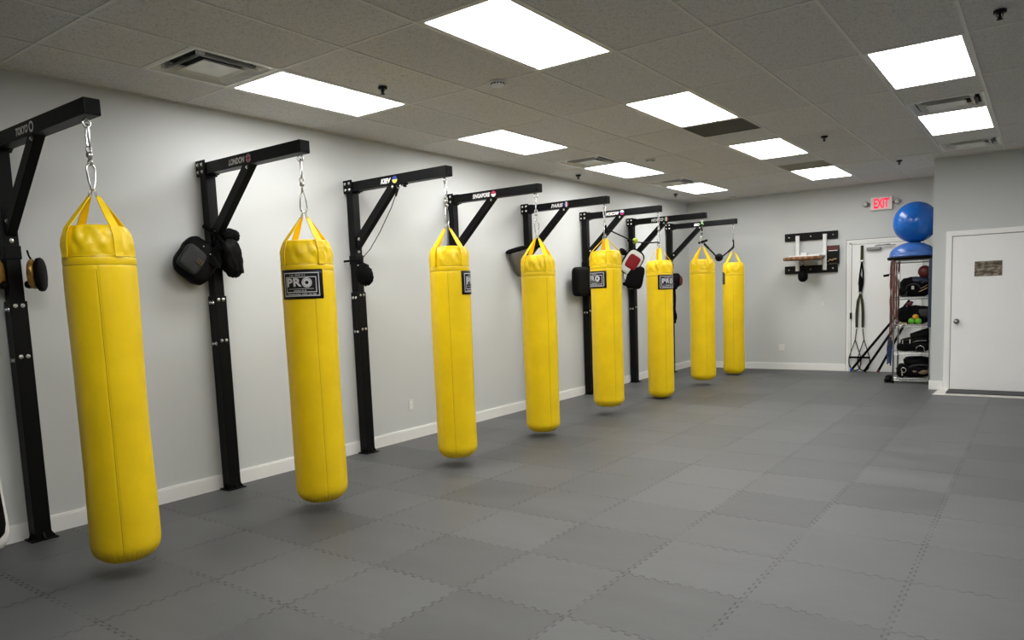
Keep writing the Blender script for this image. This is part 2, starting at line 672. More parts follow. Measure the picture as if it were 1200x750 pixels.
# ------------------------------------------------------------------ doors
# exit door in the far wall
d1 = sroot('door_1', (2.70, YF, 0))
fr = MB()
DW, DH = 0.99, 2.08
prof = [(0.0, 0.0), (0.035, 0.0), (0.035, 0.0)]
for (a, b) in (((0, -0.022, 0), (0.045, 0, DH)), ((DW + 0.045, -0.022, 0), (DW + 0.09, 0, DH)),
               ((0, -0.022, DH), (DW + 0.09, 0, DH + 0.045))):
    fr.box(a, b, 0.004)
fr.box((0.045, -0.014, 0), (0.07, -0.001, DH))
fr.box((0.02 + DW, -0.014, 0), (0.045 + DW, -0.001, DH))
fr.box((0.045, -0.014, DH - 0.025), (DW + 0.045, -0.001, DH))
fr.build('frame', 'white_trim', d1)
MB().box((-0.008, -0.012, 0), (-0.001, 0, DH + 0.055)).box((-0.008, -0.012, DH + 0.046), (DW + 0.1, 0, DH + 0.053)).box((0.0705, -0.0135, 0.004), (0.0785, -0.002, DH - 0.026)).box((0.0705, -0.0135, DH - 0.031), (DW + 0.018, -0.002, DH - 0.0255)).build('caulk_gap', 'grille_grey', d1)
MB().box((0.075, -0.010, 0.008), (DW + 0.018, -0.002, DH - 0.03)).build('leaf', 'white_door', d1)
lt = MB().box((0.06, -0.05, 0.86), (0.085, -0.012, 0.96), 0.006).build('latch_plate', 'black_steel', d1)
lt['label'] = 'small black latch plate'
cl = MB().box((0.30, -0.075, 1.945), (0.50, -0.012, 1.99), 0.006).build('door_closer', 'dark_metal', d1)
cl['label'] = 'silver door closer with folding arm'
MB().box((0.0, -0.006, 0), (0.22, 0.0, 0.018), M=Matrix.Translation((0.42, -0.075, 1.997)) @ Matrix.Rotation(-0.08, 4, 'Y') @ Matrix.Translation((0, 0, 0))).box((0, -0.006, 0), (0.26, 0.004, 0.014), M=Matrix.Translation((0.46, -0.07, 2.012)) @ Matrix.Rotation(-0.1, 4, 'Z') @ Matrix.Rotation(0.05, 4, 'Y')).build('closer_arm', 'dark_metal', cl)

# white door in the partition wall
d2 = sroot('door_2', (4.262, YP, 0))
fr = MB()
DL = 0.965
fr.box((0, -0.02, 0), (0.068, 0, 1.99), 0.004)
fr.box((0.068 + DL, -0.02, 0), (0.136 + DL, 0, 1.99), 0.004)
fr.box((0, -0.02, 1.99), (0.136 + DL, 0, 2.055), 0.005)
fr.build('frame', 'white_trim', d2)
MB().box((0.068, -0.006, 0.002), (0.068 + DL, -0.001, 1.99)).build('jamb_gap', 'grille_grey', d2)
MB().box((0.074, -0.016, 0.018), (0.062 + DL, -0.006, 1.982), 0.002).build('leaf', 'white_door', d2)
kx, kz = 0.135, 0.90
kn = MB().lathe([(0.0, 0), (0.032, 0), (0.034, 0.004), (0.03, 0.010), (0.012, 0.014), (0.011, 0.034), (0.022, 0.042), (0.029, 0.055), (0.026, 0.068), (0.012, 0.074), (0, 0.075)], 24,
                M=Matrix.Translation((kx, -0.016, kz)) @ Matrix.Rotation(radians(90), 4, 'X')).build('door_knob', 'dark_metal', d2)
kn['label'] = 'round brushed metal knob'
for hz in (0.42, 1.0, 1.72):
    hg = MB().cyl((0.066 + DL, -0.03, hz), (0.066 + DL, -0.03, hz + 0.09), 0.007, 10).box((0.056 + DL, -0.024, hz), (0.078 + DL, -0.017, hz + 0.09)).build('hinge', 'zinc', d2)
# plaque fixed to that door
pq = tag(MB().box((0, -0.007, 0), (0.292, 0, 0.186), 0.002).build('door_plaque', 'rustic_print', None, (4.578, YP - 0.0165, 1.468)), 'small brown weathered picture plaque fixed on the white knob door', 'plaque')

# threshold with dark doormat
th = MB()
th.prism([(0, 0), (1.13, 0), (1.13, -0.50), (-0.02, -0.50)], 0.0, 0.006, axis=2)
tag(th.build('marble_threshold', 'marble', None, (4.215, YP - 0.015, 0.0)), 'pale marble slab on the floor in front of the white knob door', 'threshold')
tag(MB().box((0, -0.34, 0), (0.93, -0.01, 0.012), 0.004).build('doormat', 'doormat', None, (4.325, YP - 0.03, 0.006)), 'dark grey doormat lying on the marble slab below the knob door', 'doormat')

# ------------------------------------------------------------------ ceiling fittings
rown = {0: 'nearest', 1: 'second', 2: 'third', 3: 'farthest'}
coln = {0: 'row beside the bag wall', 3: 'middle row', 6: 'row leading to the white knob door', 9: 'row along the right wall'}
ins = 0.034


def make_light():
    root = thing('ceiling_light', '', 'light', group='recessed ceiling light panels')
    f = MB()
    x1, y1 = TW, 2 * TW
    for a, b in (((0.011, 0.011, 0), (ins, y1 - 0.011, 0.03)), ((x1 - ins, 0.011, 0), (x1 - 0.011, y1 - 0.011, 0.03)),
                 ((ins, 0.011, 0), (x1 - ins, ins, 0.03)), ((ins, y1 - ins, 0), (x1 - ins, y1 - 0.011, 0.03))):
        f.box(a, b)
    f.build('frame', 'tbar', root)
    MB().box((ins, ins, 0.006), (x1 - ins, y1 - ins, 0.022)).build('diffuser', 'diffuser', root)
    MB().box((0.012, 0.012, 0.03), (x1 - 0.012, y1 - 0.012, 0.1)).build('housing', 'vent_white', root)
    return root


LB = {(3, -1): 'ceiling panel overhead, one place nearer than the largest panel of the middle row',
      (6, -1): 'ceiling panel overhead behind the viewpoint, last of the row towards the knob door',
      (6, 0): 'ceiling panel just above the top picture edge, before the upper right panel',
      (0, 0): 'bright ceiling panel beside the bag wall, directly after the nearest air vent',
      (0, 1): 'bright ceiling panel beside the bag wall, second nearest in its row',
      (0, 2): 'bright ceiling panel beside the bag wall, third nearest in its row',
      (0, 3): 'bright ceiling panel beside the bag wall, farthest of its row near the far corner',
      (3, 0): 'largest bright ceiling panel, at the top middle of the picture',
      (3, 1): 'bright ceiling panel in the middle row, just before the dark square grille',
      (3, 2): 'bright ceiling panel in the middle row, between the two grey grilles',
      (3, 3): 'bright ceiling panel in the middle row, farthest, above the exit sign wall',
      (6, 1): 'bright ceiling panel at upper right, nearest of the row towards the knob door',
      (6, 2): 'bright ceiling panel at right between two air vents near the partition wall'}
L0 = make_light()
first = True
off = 0
for (c, r) in lights:
    o = L0 if first else copy_tree(L0)
    first = False
    o.location = (GX + c * TW, GY + r * 4 * TW, H - 0.003)
    o['label'] = LB[(c, r)]


def make_vent():
    root = thing('air_vent', '', 'air vent', group='square ceiling air vents')
    S = TW
    f = MB()
    # outer flange
    for a, b in (((0.012, 0.012, 0), (S - 0.012, 0.035, 0.01)), ((0.012, S - 0.035, 0), (S - 0.012, S - 0.012, 0.01)),
                 ((0.012, 0.035, 0), (0.035, S - 0.035, 0.01)), ((S - 0.035, 0.035, 0), (S - 0.012, S - 0.035, 0.01))):
        f.box(a, b)
    f.build('flange', 'vent_white', root)

    def ring(s0, z0, s1, z1, t=0.004):
        v, q = [], []
        c = S / 2
        for s, z in ((s0, z0), (s1, z1), (s1, z1 + t), (s0, z0 + t)):
            for dx, dy in ((-1, -1), (1, -1), (1, 1), (-1, 1)):
                v.append((c + dx * s, c + dy * s, z))
        for k in range(4):
            for j in range(4):
                q.append((k * 4 + j, k * 4 + (j + 1) % 4, ((k + 1) % 4) * 4 + (j + 1) % 4, ((k + 1) % 4) * 4 + j))
        return v, q
    MB().add(*ring(0.270, 0.004, 0.243, 0.030)).build('outer_cone', 'vent_white', root)
    MB().add(*ring(0.208, -0.010, 0.172, 0.028)).build('middle_cone', 'vent_white', root)
    p = MB().add(*ring(0.152, -0.012, 0.128, 0.004))
    p.box((S / 2 - 0.13, S / 2 - 0.13, 0.002), (S / 2 + 0.13, S / 2 + 0.13, 0.008))
    p.build('centre_plate', 'vent_white', root)
    MB().box((0.03, 0.03, 0.075), (S - 0.03, S - 0.03, 0.15)).build('duct', 'dark_void', root)
    for dx, dy in ((-1, -1), (1, -1), (1, 1), (-1, 1)):
        MB().box((S / 2 + dx * 0.2 - 0.02, S / 2 + dy * 0.2 - 0.02, 0.0), (S / 2 + dx * 0.2 + 0.02, S / 2 + dy * 0.2 + 0.02, 0.07), 0.004).build('corner_bracket', 'vent_white', root)
    return root


VL = {(0, -1): 'square white air vent at upper left, right before the nearest wall-side light panel',
      (0, 7): 'square air vent before the third wall-side light panel',
      (0, 11): 'square air vent before the farthest wall-side light panel',
      (6, 7): 'square air vent between the two light panels at upper right',
      (6, 11): 'square air vent nearest the partition wall above the knob door'}
V0 = make_vent()
for k, q in enumerate(vents):
    o = V0 if k == 0 else copy_tree(V0)
    o.location = (GX + q[0] * TW, GY + q[1] * TW, H - 0.004)
    o['label'] = VL[q]
for k, q in enumerate(grilles):
    g = thing('return_grille', ['dark grey return air grille right behind the second middle-row light panel',
                                'faint grey return air grille just before the farthest middle-row light panel'][k], 'air grille',
              (GX + q[0] * TW, GY + q[1] * TW, H - 0.003), group='flush return air grilles')
    f = MB()
    for a, b in (((0.012, 0.012, 0), (TW - 0.012, 0.03, 0.01)), ((0.012, TW - 0.03, 0), (TW - 0.012, TW - 0.012, 0.01)),
                 ((0.012, 0.03, 0), (0.03, TW - 0.03, 0.01)), ((TW - 0.03, 0.03, 0), (TW - 0.012, TW - 0.03, 0.01))):
        f.box(a, b)
    f.build('frame', 'grille_light' if k else 'grille_grey', g)
    s = MB()
    for j in range(22):
        y = 0.04 + j * 0.0245
        s.box((0.03, -0.001, -0.010), (TW - 0.03, 0.001, 0.010), M=Matrix.Translation((0, y, 0.012)) @ Matrix.Rotation(0.7, 4, 'X'))
    s.build('louvre', 'grille_light' if k else 'grille_grey', g)
    MB().box((0.03, 0.03, 0.03), (TW - 0.03, TW - 0.03, 0.1)).build('duct', 'grille_light' if k else 'dark_void', g)

SPL = [((1.409, 3.85), 'sprinkler head beside the nearest wall-side light panel'),
       ((0.33, 8.387), 'sprinkler head under the wall-side air vent before the third light panel'),
       ((0.422, 11.298), 'sprinkler head beside the farthest wall-side light panel'),
       ((3.395, 8.262), 'sprinkler head between the middle lights and the right lights'),
       ((3.749, 10.673), 'sprinkler head near the top corner of the partition wall'),
       ((5.047, 5.232), 'sprinkler head at the top right corner of the picture')]


def make_sprinkler():
    r = thing('sprinkler_head', '', 'sprinkler', group='small ceiling sprinkler heads')
    MB().lathe([(0.0, -0.001), (0.035, -0.001), (0.038, -0.006), (0.022, -0.012), (0, -0.012)], 20).build('escutcheon', 'vent_white', r)
    MB().cyl((0, 0, -0.008), (0, 0, -0.024), 0.034, 16).cyl((0, 0, -0.024), (0, 0, -0.06), 0.007, 8).tube([(0.012, 0, -0.022), (0.016, 0, -0.04), (0, 0, -0.058), (-0.016, 0, -0.04), (-0.012, 0, -0.022)], 0.003, 6).build('frame_arms', 'black_steel', r)
    MB().lathe([(0.0, -0.058), (0.017, -0.058), (0.017, -0.061), (0, -0.062)], 16).build('deflector', 'black_steel', r)
    return r


S0 = make_sprinkler()
for k, ((x, y), lb) in enumerate(SPL):
    o = S0 if k == 0 else copy_tree(S0)
    o.location = (x, y, H)
    o['label'] = lb
for k, ((x, y), lb) in enumerate([((2.075, 4.345), 'round white smoke detector behind the largest ceiling light panel'),
                                  ((1.487, 8.109), 'round white smoke detector beside the third wall-side light panel')]):
    r = thing('smoke_detector', lb, 'smoke detector', (x, y, H), group='ceiling smoke detectors')
    MB().lathe([(0, 0), (0.062, 0), (0.064, -0.008), (0.058, -0.012), (0.0, -0.012)], 28).build('base', 'plastic_white', r)
    MB().lathe([(0, -0.012), (0.05, -0.012), (0.05, -0.024), (0.044, -0.036), (0.02, -0.042), (0, -0.042)], 28).build('cover', 'plastic_white', r)
    s = MB()
    for j in range(14):
        a = j * 2 * pi / 14
        s.box((0.0495, -0.006, -0.026), (0.0515, 0.006, -0.016), M=Matrix.Rotation(a, 4, 'Z'))
    s.build('vent_slots', 'dark_void', r)
# small white fixture at the far wall edge of the ceiling
tag(MB().lathe([(0, 0), (0.055, 0), (0.06, -0.012), (0.04, -0.03), (0.0, -0.034)], 24).build('motion_sensor', 'plastic_white', None, (0.90, 12.6, H)), 'small white ceiling sensor close to the far wall above the last bag', 'sensor')


# ------------------------------------------------------------------ bag rigs
def bolt_mesh(axis):
    mb = MB()
    R = Matrix.Rotation(radians(90), 4, 'X') if axis == 'y' else Matrix.Rotation(radians(90), 4, 'Y')
    mb.lathe([(0, 0), (0.013, 0), (0.013, 0.002), (0.0088, 0.0022), (0.0088, 0.009), (0.006, 0.0105), (0, 0.0108)], 12, M=R, smooth=False)
    me = mb.build('bolt', 'chrome')
    return me


BY = bolt_mesh('y')
BX = bolt_mesh('x')


def put_bolt(src, parent, loc):
    o = src.copy()
    COL.objects.link(o)
    o.parent = parent
    o.location = loc


TIP = [1.31, 1.245, 1.262, 1.215, 1.207, 1.21, 1.27, 1.23]
CITY = ['TOKYO', 'LONDON', 'KIEV', 'SINGAPORE', 'PARIS', 'MOSCOW', 'MEXICO', 'RIO']
rig_lab = ['black steel bag frame lettered TOKYO, nearest, at the left edge of the picture',
           'black steel bag frame lettered LONDON with black mitts strapped on its post',
           'black steel bag frame lettered KIEV with a blue and yellow disc',
           'black steel bag frame lettered SINGAPORE, its post standing behind the third yellow bag',
           'black steel bag frame lettered PARIS with a grey kick pad on its post',
           'black steel bag frame lettered MOSCOW with a black square pad on its post',
           'black steel bag frame lettered MEXICO with the red and white glove on its post',
           'black steel bag frame lettered RIO, farthest from the viewer, in the room corner']


def make_rig(i):
    y = RIG_Y[i]
    r = thing('bag_frame', rig_lab[i], 'punching bag frame', (0, y, 0), group='black steel frames holding the bags')
    xc = 0.066
    # lower sleeve
    MB().box((xc - 0.049, -0.049, 0.006), (xc + 0.049, 0.049, 1.54), 0.004).build('lower_post', 'black_steel', r)
    MB().box((xc - 0.041, -0.041, 1.50), (xc + 0.041, 0.041, 2.475), 0.004).build('upper_post', 'black_steel', r)
    # foot plate with gussets
    bp = MB().box((0.016, -0.078, 0), (xc + 0.075, 0.078, 0.008))
    for sgn in (-1, 1):
        bp.prism([(sgn * 0.049, 0.008), (sgn * 0.076, 0.008), (sgn * 0.049, 0.055)], xc - 0.004, xc + 0.004, axis=0)
        bp.prism([(sgn * 0.049, 0.008), (sgn * 0.074, 0.008), (sgn * 0.049, 0.05)], xc + 0.035, xc + 0.041, axis=0)
    bp.prism([(xc + 0.049, 0.008), (xc + 0.074, 0.008), (xc + 0.049, 0.05)], -0.004, 0.004, axis=1)
    bp.build('foot_plate', 'black_steel_edge', r)
    # collar
    c = MB().box((xc - 0.047, -0.047, 1.80), (xc + 0.047, 0.047, 1.885), 0.004)
    c.build('post_collar', 'black_steel_edge', r)
    # top head bracket and beam
    hb = MB().box((0.003, -0.052, 2.455), (0.118, -0.044, 2.572))
    hb.box((0.003, 0.044, 2.455), (0.118, 0.052, 2.572))
    hb.box((0.003, -0.044, 2.462), (0.16, 0.044, 2.468))
    hb.build('head_bracket', 'black_steel_edge', r)
    bm_ = MB().box((0.006, -0.042, 2.468), (TIP[i], 0.042, 2.553), 0.004)
    bm_.build('beam', 'black_steel', r)
    MB().box((TIP[i] - 0.0005, -0.038, 2.472), (TIP[i] + 0.003, 0.038, 2.549), 0.001).build('beam_end_cap', 'black_steel_edge', r)
    # diagonal brace
    a, b = Vector((0.125, 0, 1.965)), Vector((0.615, 0, 2.47))
    L = (b - a).length
    ang = atan2(b.z - a.z, b.x - a.x)
    br = MB()
    br.prism([(0.107, 1.94), (0.107, 2.045), (0.565, 2.4685), (0.668, 2.4685)], -0.028, 0.028, axis=1)
    br.build('brace', 'black_steel', r)
    # bolts
    for z in (1.17, 1.49):
        for x in (0.045, 0.085):
            put_bolt(BY, r, (x, -0.049, z))
        for yy in (-0.02, 0.02):
            put_bolt(BX, r, (xc + 0.049, yy, z + 0.022))
    for z in (2.485, 2.54):
        for x in (0.03, 0.085):
            put_bolt(BY, r, (x, -0.052, z))
    put_bolt(BX, r, (xc + 0.041, 0.0, 1.915))
    put_bolt(BY, r, (0.62, -0.028, 2.452))
    put_bolt(BY, r, (0.15, -0.028, 2.03))
    # lettering on the side of the beam
    sz = 0.056
    v, f = text_mesh(CITY[i], sz, 0.0028, 0.25, 1.03)
    wd = max(p.x for p in v) - min(p.x for p in v)
    target = {5: 0.17, 6: 0.20, 9: 0.235, 4: 0.13, 3: 0.095}[len(CITY[i])]
    k = target / wd
    xe = 0.62
    lm = MB()
    mn = min(p.x for p in v)
    lm.add([(xe - target + (p.x - mn) * k, -0.0432, 2.505 + p.y) for p in v], f)
    t = lm.build('lettering', 'decal_white', r)
    t['label'] = 'white city name lettering'

    def disc(rad, r0, half, m_, name='flag_disc', cx=xe + 0.045, rot=0.0):
        mb = MB()
        n = 28
        a0, a1 = {None: (0, 2 * pi), 'up': (0, pi), 'down': (pi, 2 * pi), 'left': (pi / 2 + 0.35, 3 * pi / 2 - 0.35), 'right': (-pi / 2 + 0.35, pi / 2 - 0.35)}[half]
        v, f = [], []
        for j in range(n + 1):
            a = a0 + (a1 - a0) * j / n
            v.append((cx + rad * cos(a), -0.0434, 2.508 + rad * sin(a)))
            v.append((cx + r0 * cos(a), -0.0434, 2.508 + r0 * sin(a)))
        for j in range(n):
            f.append((2 * j, 2 * j + 1, 2 * j + 3, 2 * j + 2))
        mb.add(v, f)
        return mb.build(name, m_, r)
    R_ = 0.031
    if i == 0:
        disc(R_, 0.018, None, 'decal_white')
    elif i == 1:
        disc(R_, 0.0, None, 'decal_pink')
        MB().box((xe + 0.014, -0.0438, 2.503), (xe + 0.076, -0.0436, 2.513)).box((xe + 0.040, -0.0438, 2.477), (xe + 0.050, -0.0436, 2.539)).build('cross_mark', 'decal_red', r)
    elif i == 2:
        disc(R_, 0.0, 'up', 'decal_blue')
        disc(R_, 0.0, 'down', 'decal_yellow')
    elif i == 3:
        disc(R_, 0.0, 'up', 'decal_red')
        disc(R_, 0.0, 'down', 'decal_white')
    elif i == 4:
        disc(R_, 0.0, 'left', 'decal_blue')
        disc(R_, 0.0, 'right', 'decal_red')
        MB().box((xe + 0.036, -0.0440, 2.479), (xe + 0.056, -0.0438, 2.539)).build('flag_stripe', 'decal_white', r)
    elif i == 5:
        disc(R_, 0.0, 'up', 'decal_white')
        disc(R_, 0.0, 'down', 'decal_red')
        MB().box((xe + 0.014, -0.0440, 2.500), (xe + 0.076, -0.0438, 2.514)).build('flag_stripe', 'decal_blue', r)
    elif i == 6:
        disc(R_, 0.0, 'left', 'decal_green')
        disc(R_, 0.0, 'right', 'decal_red')
        MB().box((xe + 0.034, -0.0440, 2.479), (xe + 0.056, -0.0438, 2.539)).build('flag_stripe', 'decal_white', r)
    else:
        disc(R_, 0.0, None, 'decal_green')
        MB().prism([(xe + 0.018, 2.508), (xe + 0.045, 2.488), (xe + 0.072, 2.508), (xe + 0.045, 2.528)], -0.0442, -0.0438, axis=1).build('flag_diamond', 'decal_yellow', r)
    return r


for i in range(8):
    make_rig(i)
bpy.data.objects.remove(BY)
bpy.data.objects.remove(BX)

# ------------------------------------------------------------------ heavy bags
BX_ = [1.228, 1.190, 1.213, 1.160, 1.153, 1.173, 1.205, 1.175]
BB = [0.095, 0.07, 0.085, 0.055, 0.105, 0.022, 0.085, 0.022]
BT = [1.905, 1.885, 1.885, 1.845, 1.93, 1.835, 1.87, 1.845]
BR = [0.174, 0.177, 0.173, 0.176, 0.183, 0.172, 0.183, 0.171]
APEX = [2.065, 2.045, 2.040, 2.015, 2.07, 2.00, 2.055, 2.02]
# direction of the patch centre, relative to the direction to the camera (radians, + = to the right in the picture)
PATCH = [None, -0.31, 1.46, None, -0.80, 0.75, None, -1.78]
STRAP = [0.55, 0.55, 0.75, 0.55, 0.18, 0.08, 0.62, 0.75]
bag_lab = ['nearest and largest yellow heavy bag, hanging from the TOKYO frame, no patch visible',
           'second yellow heavy bag from the left, black PRO patch facing the viewer',
           'yellow heavy bag under the KIEV beam, patch wrapped round its right side',
           'yellow heavy bag under the SINGAPORE beam, plain front without a patch',
           'yellow heavy bag whose PRO patch shows at its left side, beside the black square pad',
           'yellow heavy bag, PRO patch at its right side, at the tennis ball cord end',
           'plain yellow heavy bag at the left end of the cord with the black ball',
           'farthest yellow heavy bag, patch just showing at its left edge']


def make_bag(i):
    x, y = BX_[i], RIG_Y[i]
    r_ = thing('heavy_bag', bag_lab[i], 'punching bag', (x, y, 0), group='yellow leather heavy bags')
    zb, zt, R, za = BB[i], BT[i], BR[i], APEX[i]
    camang = atan2(CAMP.y - y, CAMP.x - x)
    rg = random.Random(100 + i)
    seam1 = zt - 0.165
    seam2 = seam1 - 0.042
    sa = camang + rg.uniform(-0.2, 0.5)
    straps = [camang + STRAP[i] + k * pi / 2 for k in range(4)]
    nseed = Vector((i * 5.3, 2.1 * i, 0))

    def prad(z):      # base profile radius as function of z
        if z < zb + 0.10:
            t = (z - zb) / 0.10
            return R * (1 - (1 - t) ** 2.6 * 0.36) if t > 0 else R * 0.64
        if z > seam1:
            t = min(1, (z - seam1) / (zt - seam1))
            return R * (0.985 - 0.24 * t ** 4.8)
        return R * (1.0 - 0.018 * sin(pi * (z - zb) / (seam1 - zb)) * (0.2 if i % 2 else 1) + 0.01 * sin(5 * z + i))

    def dr(a, z, r0):
        ca = Vector((cos(a) * 1.6, sin(a) * 1.6, z * 2.6)) + nseed
        d = noise.noise(ca) * 0.0035
        if r0 < 0.02:
            return 0
        # pleats round the bottom
        tb = max(0, 1 - abs(z - (zb + 0.03)) / 0.045)
        d += tb * 0.0032 * sin(44 * a + 3 * noise.noise(Vector((cos(a) * 3, sin(a) * 3, 3)) + nseed))
        # puckers in the crown
        tt = max(0, min(1, (z - seam1) / 0.06)) * (1 if z < zt - 0.004 else 0.2)
        d += tt * (0.007 * noise.noise(Vector((cos(a) * 5, sin(a) * 5, z * 18)) + nseed) + 0.0035 * sin(11 * a + z * 34 + 2 * noise.noise(Vector((cos(a) * 2, sin(a) * 2, 5)) + nseed)))
        # stitched grooves
        for sz_ in (seam1, seam2):
            d -= 0.003 * math.exp(-((z - sz_) / 0.006) ** 2)
        # vertical seam
        da = (a - sa + pi) % (2 * pi) - pi
        if z < seam2:
            d -= 0.0022 * math.exp(-(da * R / 0.005) ** 2)
        return d
    zs = [zb, zb, zb + 0.0015, zb + 0.006, zb + 0.014, zb + 0.025, zb + 0.04, zb + 0.06, zb + 0.08, zb + 0.1]
    prof = [(0.0005, zb + 0.004), (R * 0.35, zb + 0.001), (R * 0.62, zb)] + [(prad(z), z) for z in zs[2:]]
    z = zb + 0.14
    while z < seam2 - 0.02:
        prof.append((prad(z), z))
        z += 0.035
    for z in (seam2 - 0.012, seam2 - 0.006, seam2, seam2 + 0.006, seam2 + 0.014, seam2 + 0.028, seam1 - 0.006, seam1, seam1 + 0.006, seam1 + 0.014):
        prof.append((prad(z), z))
    z = seam1 + 0.026
    while z < zt - 0.012:
        prof.append((prad(z), z))
        z += 0.012
    prof += [(R * 0.83, zt - 0.008), (R * 0.73, zt - 0.001), (R * 0.55, zt + 0.003), (R * 0.28, zt + 0.006), (0.0005, zt + 0.007)]
    body = MB().lathe(prof, 144, fn=dr).build('bag_body', 'yellow_vinyl', r_)
    # stitch lines
    st = MB()
    for sz_ in (seam1 + 0.0, seam2):
        pts = []
        for j in range(96):
            a = 2 * pi * j / 96
            rr = prad(sz_) + dr(a, sz_, R) + 0.0004
            pts.append((rr * cos(a), rr * sin(a), sz_))
        st.tube(pts, 0.0016, 5, closed=True)
    pts = []
    zz = zb + 0.05
    while zz < seam2:
        rr = prad(zz) + dr(sa, zz, R) + 0.0003
        pts.append((rr * cos(sa), rr * sin(sa), zz))
        zz += 0.03
    st.tube(pts, 0.0013, 5)
    st.build('stitching', 'seam_thread', body)
    # zip opening on the crown
    zp = MB()
    za_ = camang + 0.3
    pts = [((-0.05 + t * 0.16) * cos(za_), (-0.05 + t * 0.16) * sin(za_), zt + 0.010 - (0.014 * t ** 2)) for t in [k / 8 for k in range(9)]]
    zp.band(pts, 0.012, 0.003, (-sin(za_), cos(za_), 0))
    zp.build('zip', 'zip_metal', r_)
    # four carrying straps
    for k, a in enumerate(straps):
        da = Vector((cos(a), sin(a), 0))
        tn = Vector((-sin(a), cos(a), 0))
        side = 1 if k in (0, 3) else -1
        # straps meet in two rings left and right of the centre line
        pa = straps[0] + pi / 4 + (0 if k in (0, 1) else pi)
        top = Vector((cos(pa), sin(pa), 0)) * 0.020
        sh = da * (R * 0.91) + Vector((0, 0, zt - 0.014))
        pts, wd = [], []
        for t in (0, 0.12, 0.3, 0.5, 0.7, 0.88, 1.0):
            p = top.lerp(sh, t)
            p.z = za + (sh.z - za) * t
            pts.append(p)
            wd.append(0.024 + 0.022 * min(1, t * 1.6))
        for zz in (zt - 0.035, zt - 0.055, zt - 0.085, zt - 0.115, zt - 0.145, seam1 - 0.002):
            rr = prad(zz) + 0.0065
            pts.append(da * rr + Vector((0, 0, zz)))
            wd.append(0.047)
        MB().band(pts, wd, 0.0045, tn).build('carry_strap', 'yellow_strap', r_)
    # D rings
    for sg in (0, pi):
        pa = straps[0] + pi / 4 + sg
        dv = Vector((cos(pa), sin(pa), 0))
        tv = Vector((-sin(pa), cos(pa), 0))
        pts = []
        for j in range(16):
            t = 2 * pi * j / 16
            p = dv * (0.012 + 0.008 * cos(t) * 0 + 0.010 * (-sin(t) * 0.5 + 0.2)) + tv * (0.021 * cos(t)) + Vector((0, 0, za + 0.012 + 0.024 * sin(t)))
            pts.append(p)
        MB().tube(pts, 0.0035, 8, closed=True).build('d_ring', 'zinc', r_)
    # hardware up to the beam
    zbm = 2.468
    hk = bpy.data.objects.new('hanging_hardware', None)
    COL.objects.link(hk)
    hk.parent = r_
    ha = camang + [0.6, 0.3, 0.9, 0.2, 1.2, 0.7, 0.4, 0.9][i]
    hd = Vector((cos(ha + pi / 2), sin(ha + pi / 2), 0))
    eb = MB().cyl((0, 0, zbm + 0.002), (0, 0, zbm - 0.012), 0.006, 10)
    ring = [hd * (0.020 * cos(t)) + Vector((0, 0, zbm - 0.030 + 0.020 * sin(t))) for t in [2 * pi * j / 18 for j in range(18)]]
    eb.tube(ring, 0.0052, 8, closed=True).build('eye_bolt', 'chrome', hk)
    top = zbm - 0.036
    bot = za + 0.030
    span = top - bot
    c_top = bot + span * 0.40          # carabiner top
    s_top = bot + span * 0.66          # swivel top
    hd2 = Vector((-hd.y, hd.x, 0))

    def link(z0, z1, wdt, dirv, rad, name, taper=0.0):
        pts = []
        n = 28
        for j in range(n):
            t = 2 * pi * j / n
            cz = (z0 + z1) / 2
            hz = (z0 - z1) / 2 * (-1)
            zc = sin(t)
            wl = wdt * (1 - taper * (1 - (zc + 1) / 2))
            # long link: straight sides, round ends
            cx = (abs(cos(t)) ** 0.55) * (1 if cos(t) >= 0 else -1)
            pts.append(dirv * (cx * wl) + Vector((0, 0, cz + hz * (abs(zc) ** 0.9) * (1 if zc >= 0 else -1))))
        return MB().tube(pts, rad, 8, closed=True)
    link(s_top - 0.002, top, 0.0125, hd2, 0.0050, 'quick').build('spring_clip', 'chrome', hk)
    sw = MB()
    mid = (s_top + c_top) / 2
    sw.tube([hd * (0.013 * cos(t)) + Vector((0, 0, s_top - 0.016 + 0.015 * sin(t))) for t in [2 * pi * j / 16 for j in range(16)]], 0.0058, 8, closed=True)
    sw.lathe([(0, mid + 0.016), (0.010, mid + 0.016), (0.016, mid + 0.010), (0.016, mid - 0.006), (0.010, mid - 0.014), (0, mid - 0.014)], 16)
    sw.tube([hd2 * (0.013 * cos(t)) + Vector((0, 0, c_top + 0.010 + 0.015 * sin(t))) for t in [2 * pi * j / 16 for j in range(16)]], 0.0058, 8, closed=True)
    sw.build('swivel', 'zinc', hk)
    # pear shaped carabiner, wide end at the bottom for the near bags
    pts = []
    for j in range(32):
        t = 2 * pi * j / 32
        zc = sin(t)
        wl = 0.021 + 0.010 * (zc if i in (0, 3) else -zc)
        pts.append(hd * (cos(t) * wl) + Vector((0, 0, (bot + c_top) / 2 + (c_top - bot) / 2 * (abs(zc) ** 0.75) * (1 if zc >= 0 else -1))))
    MB().tube(pts, 0.0055, 8, closed=True).build('carabiner', 'chrome', hk)
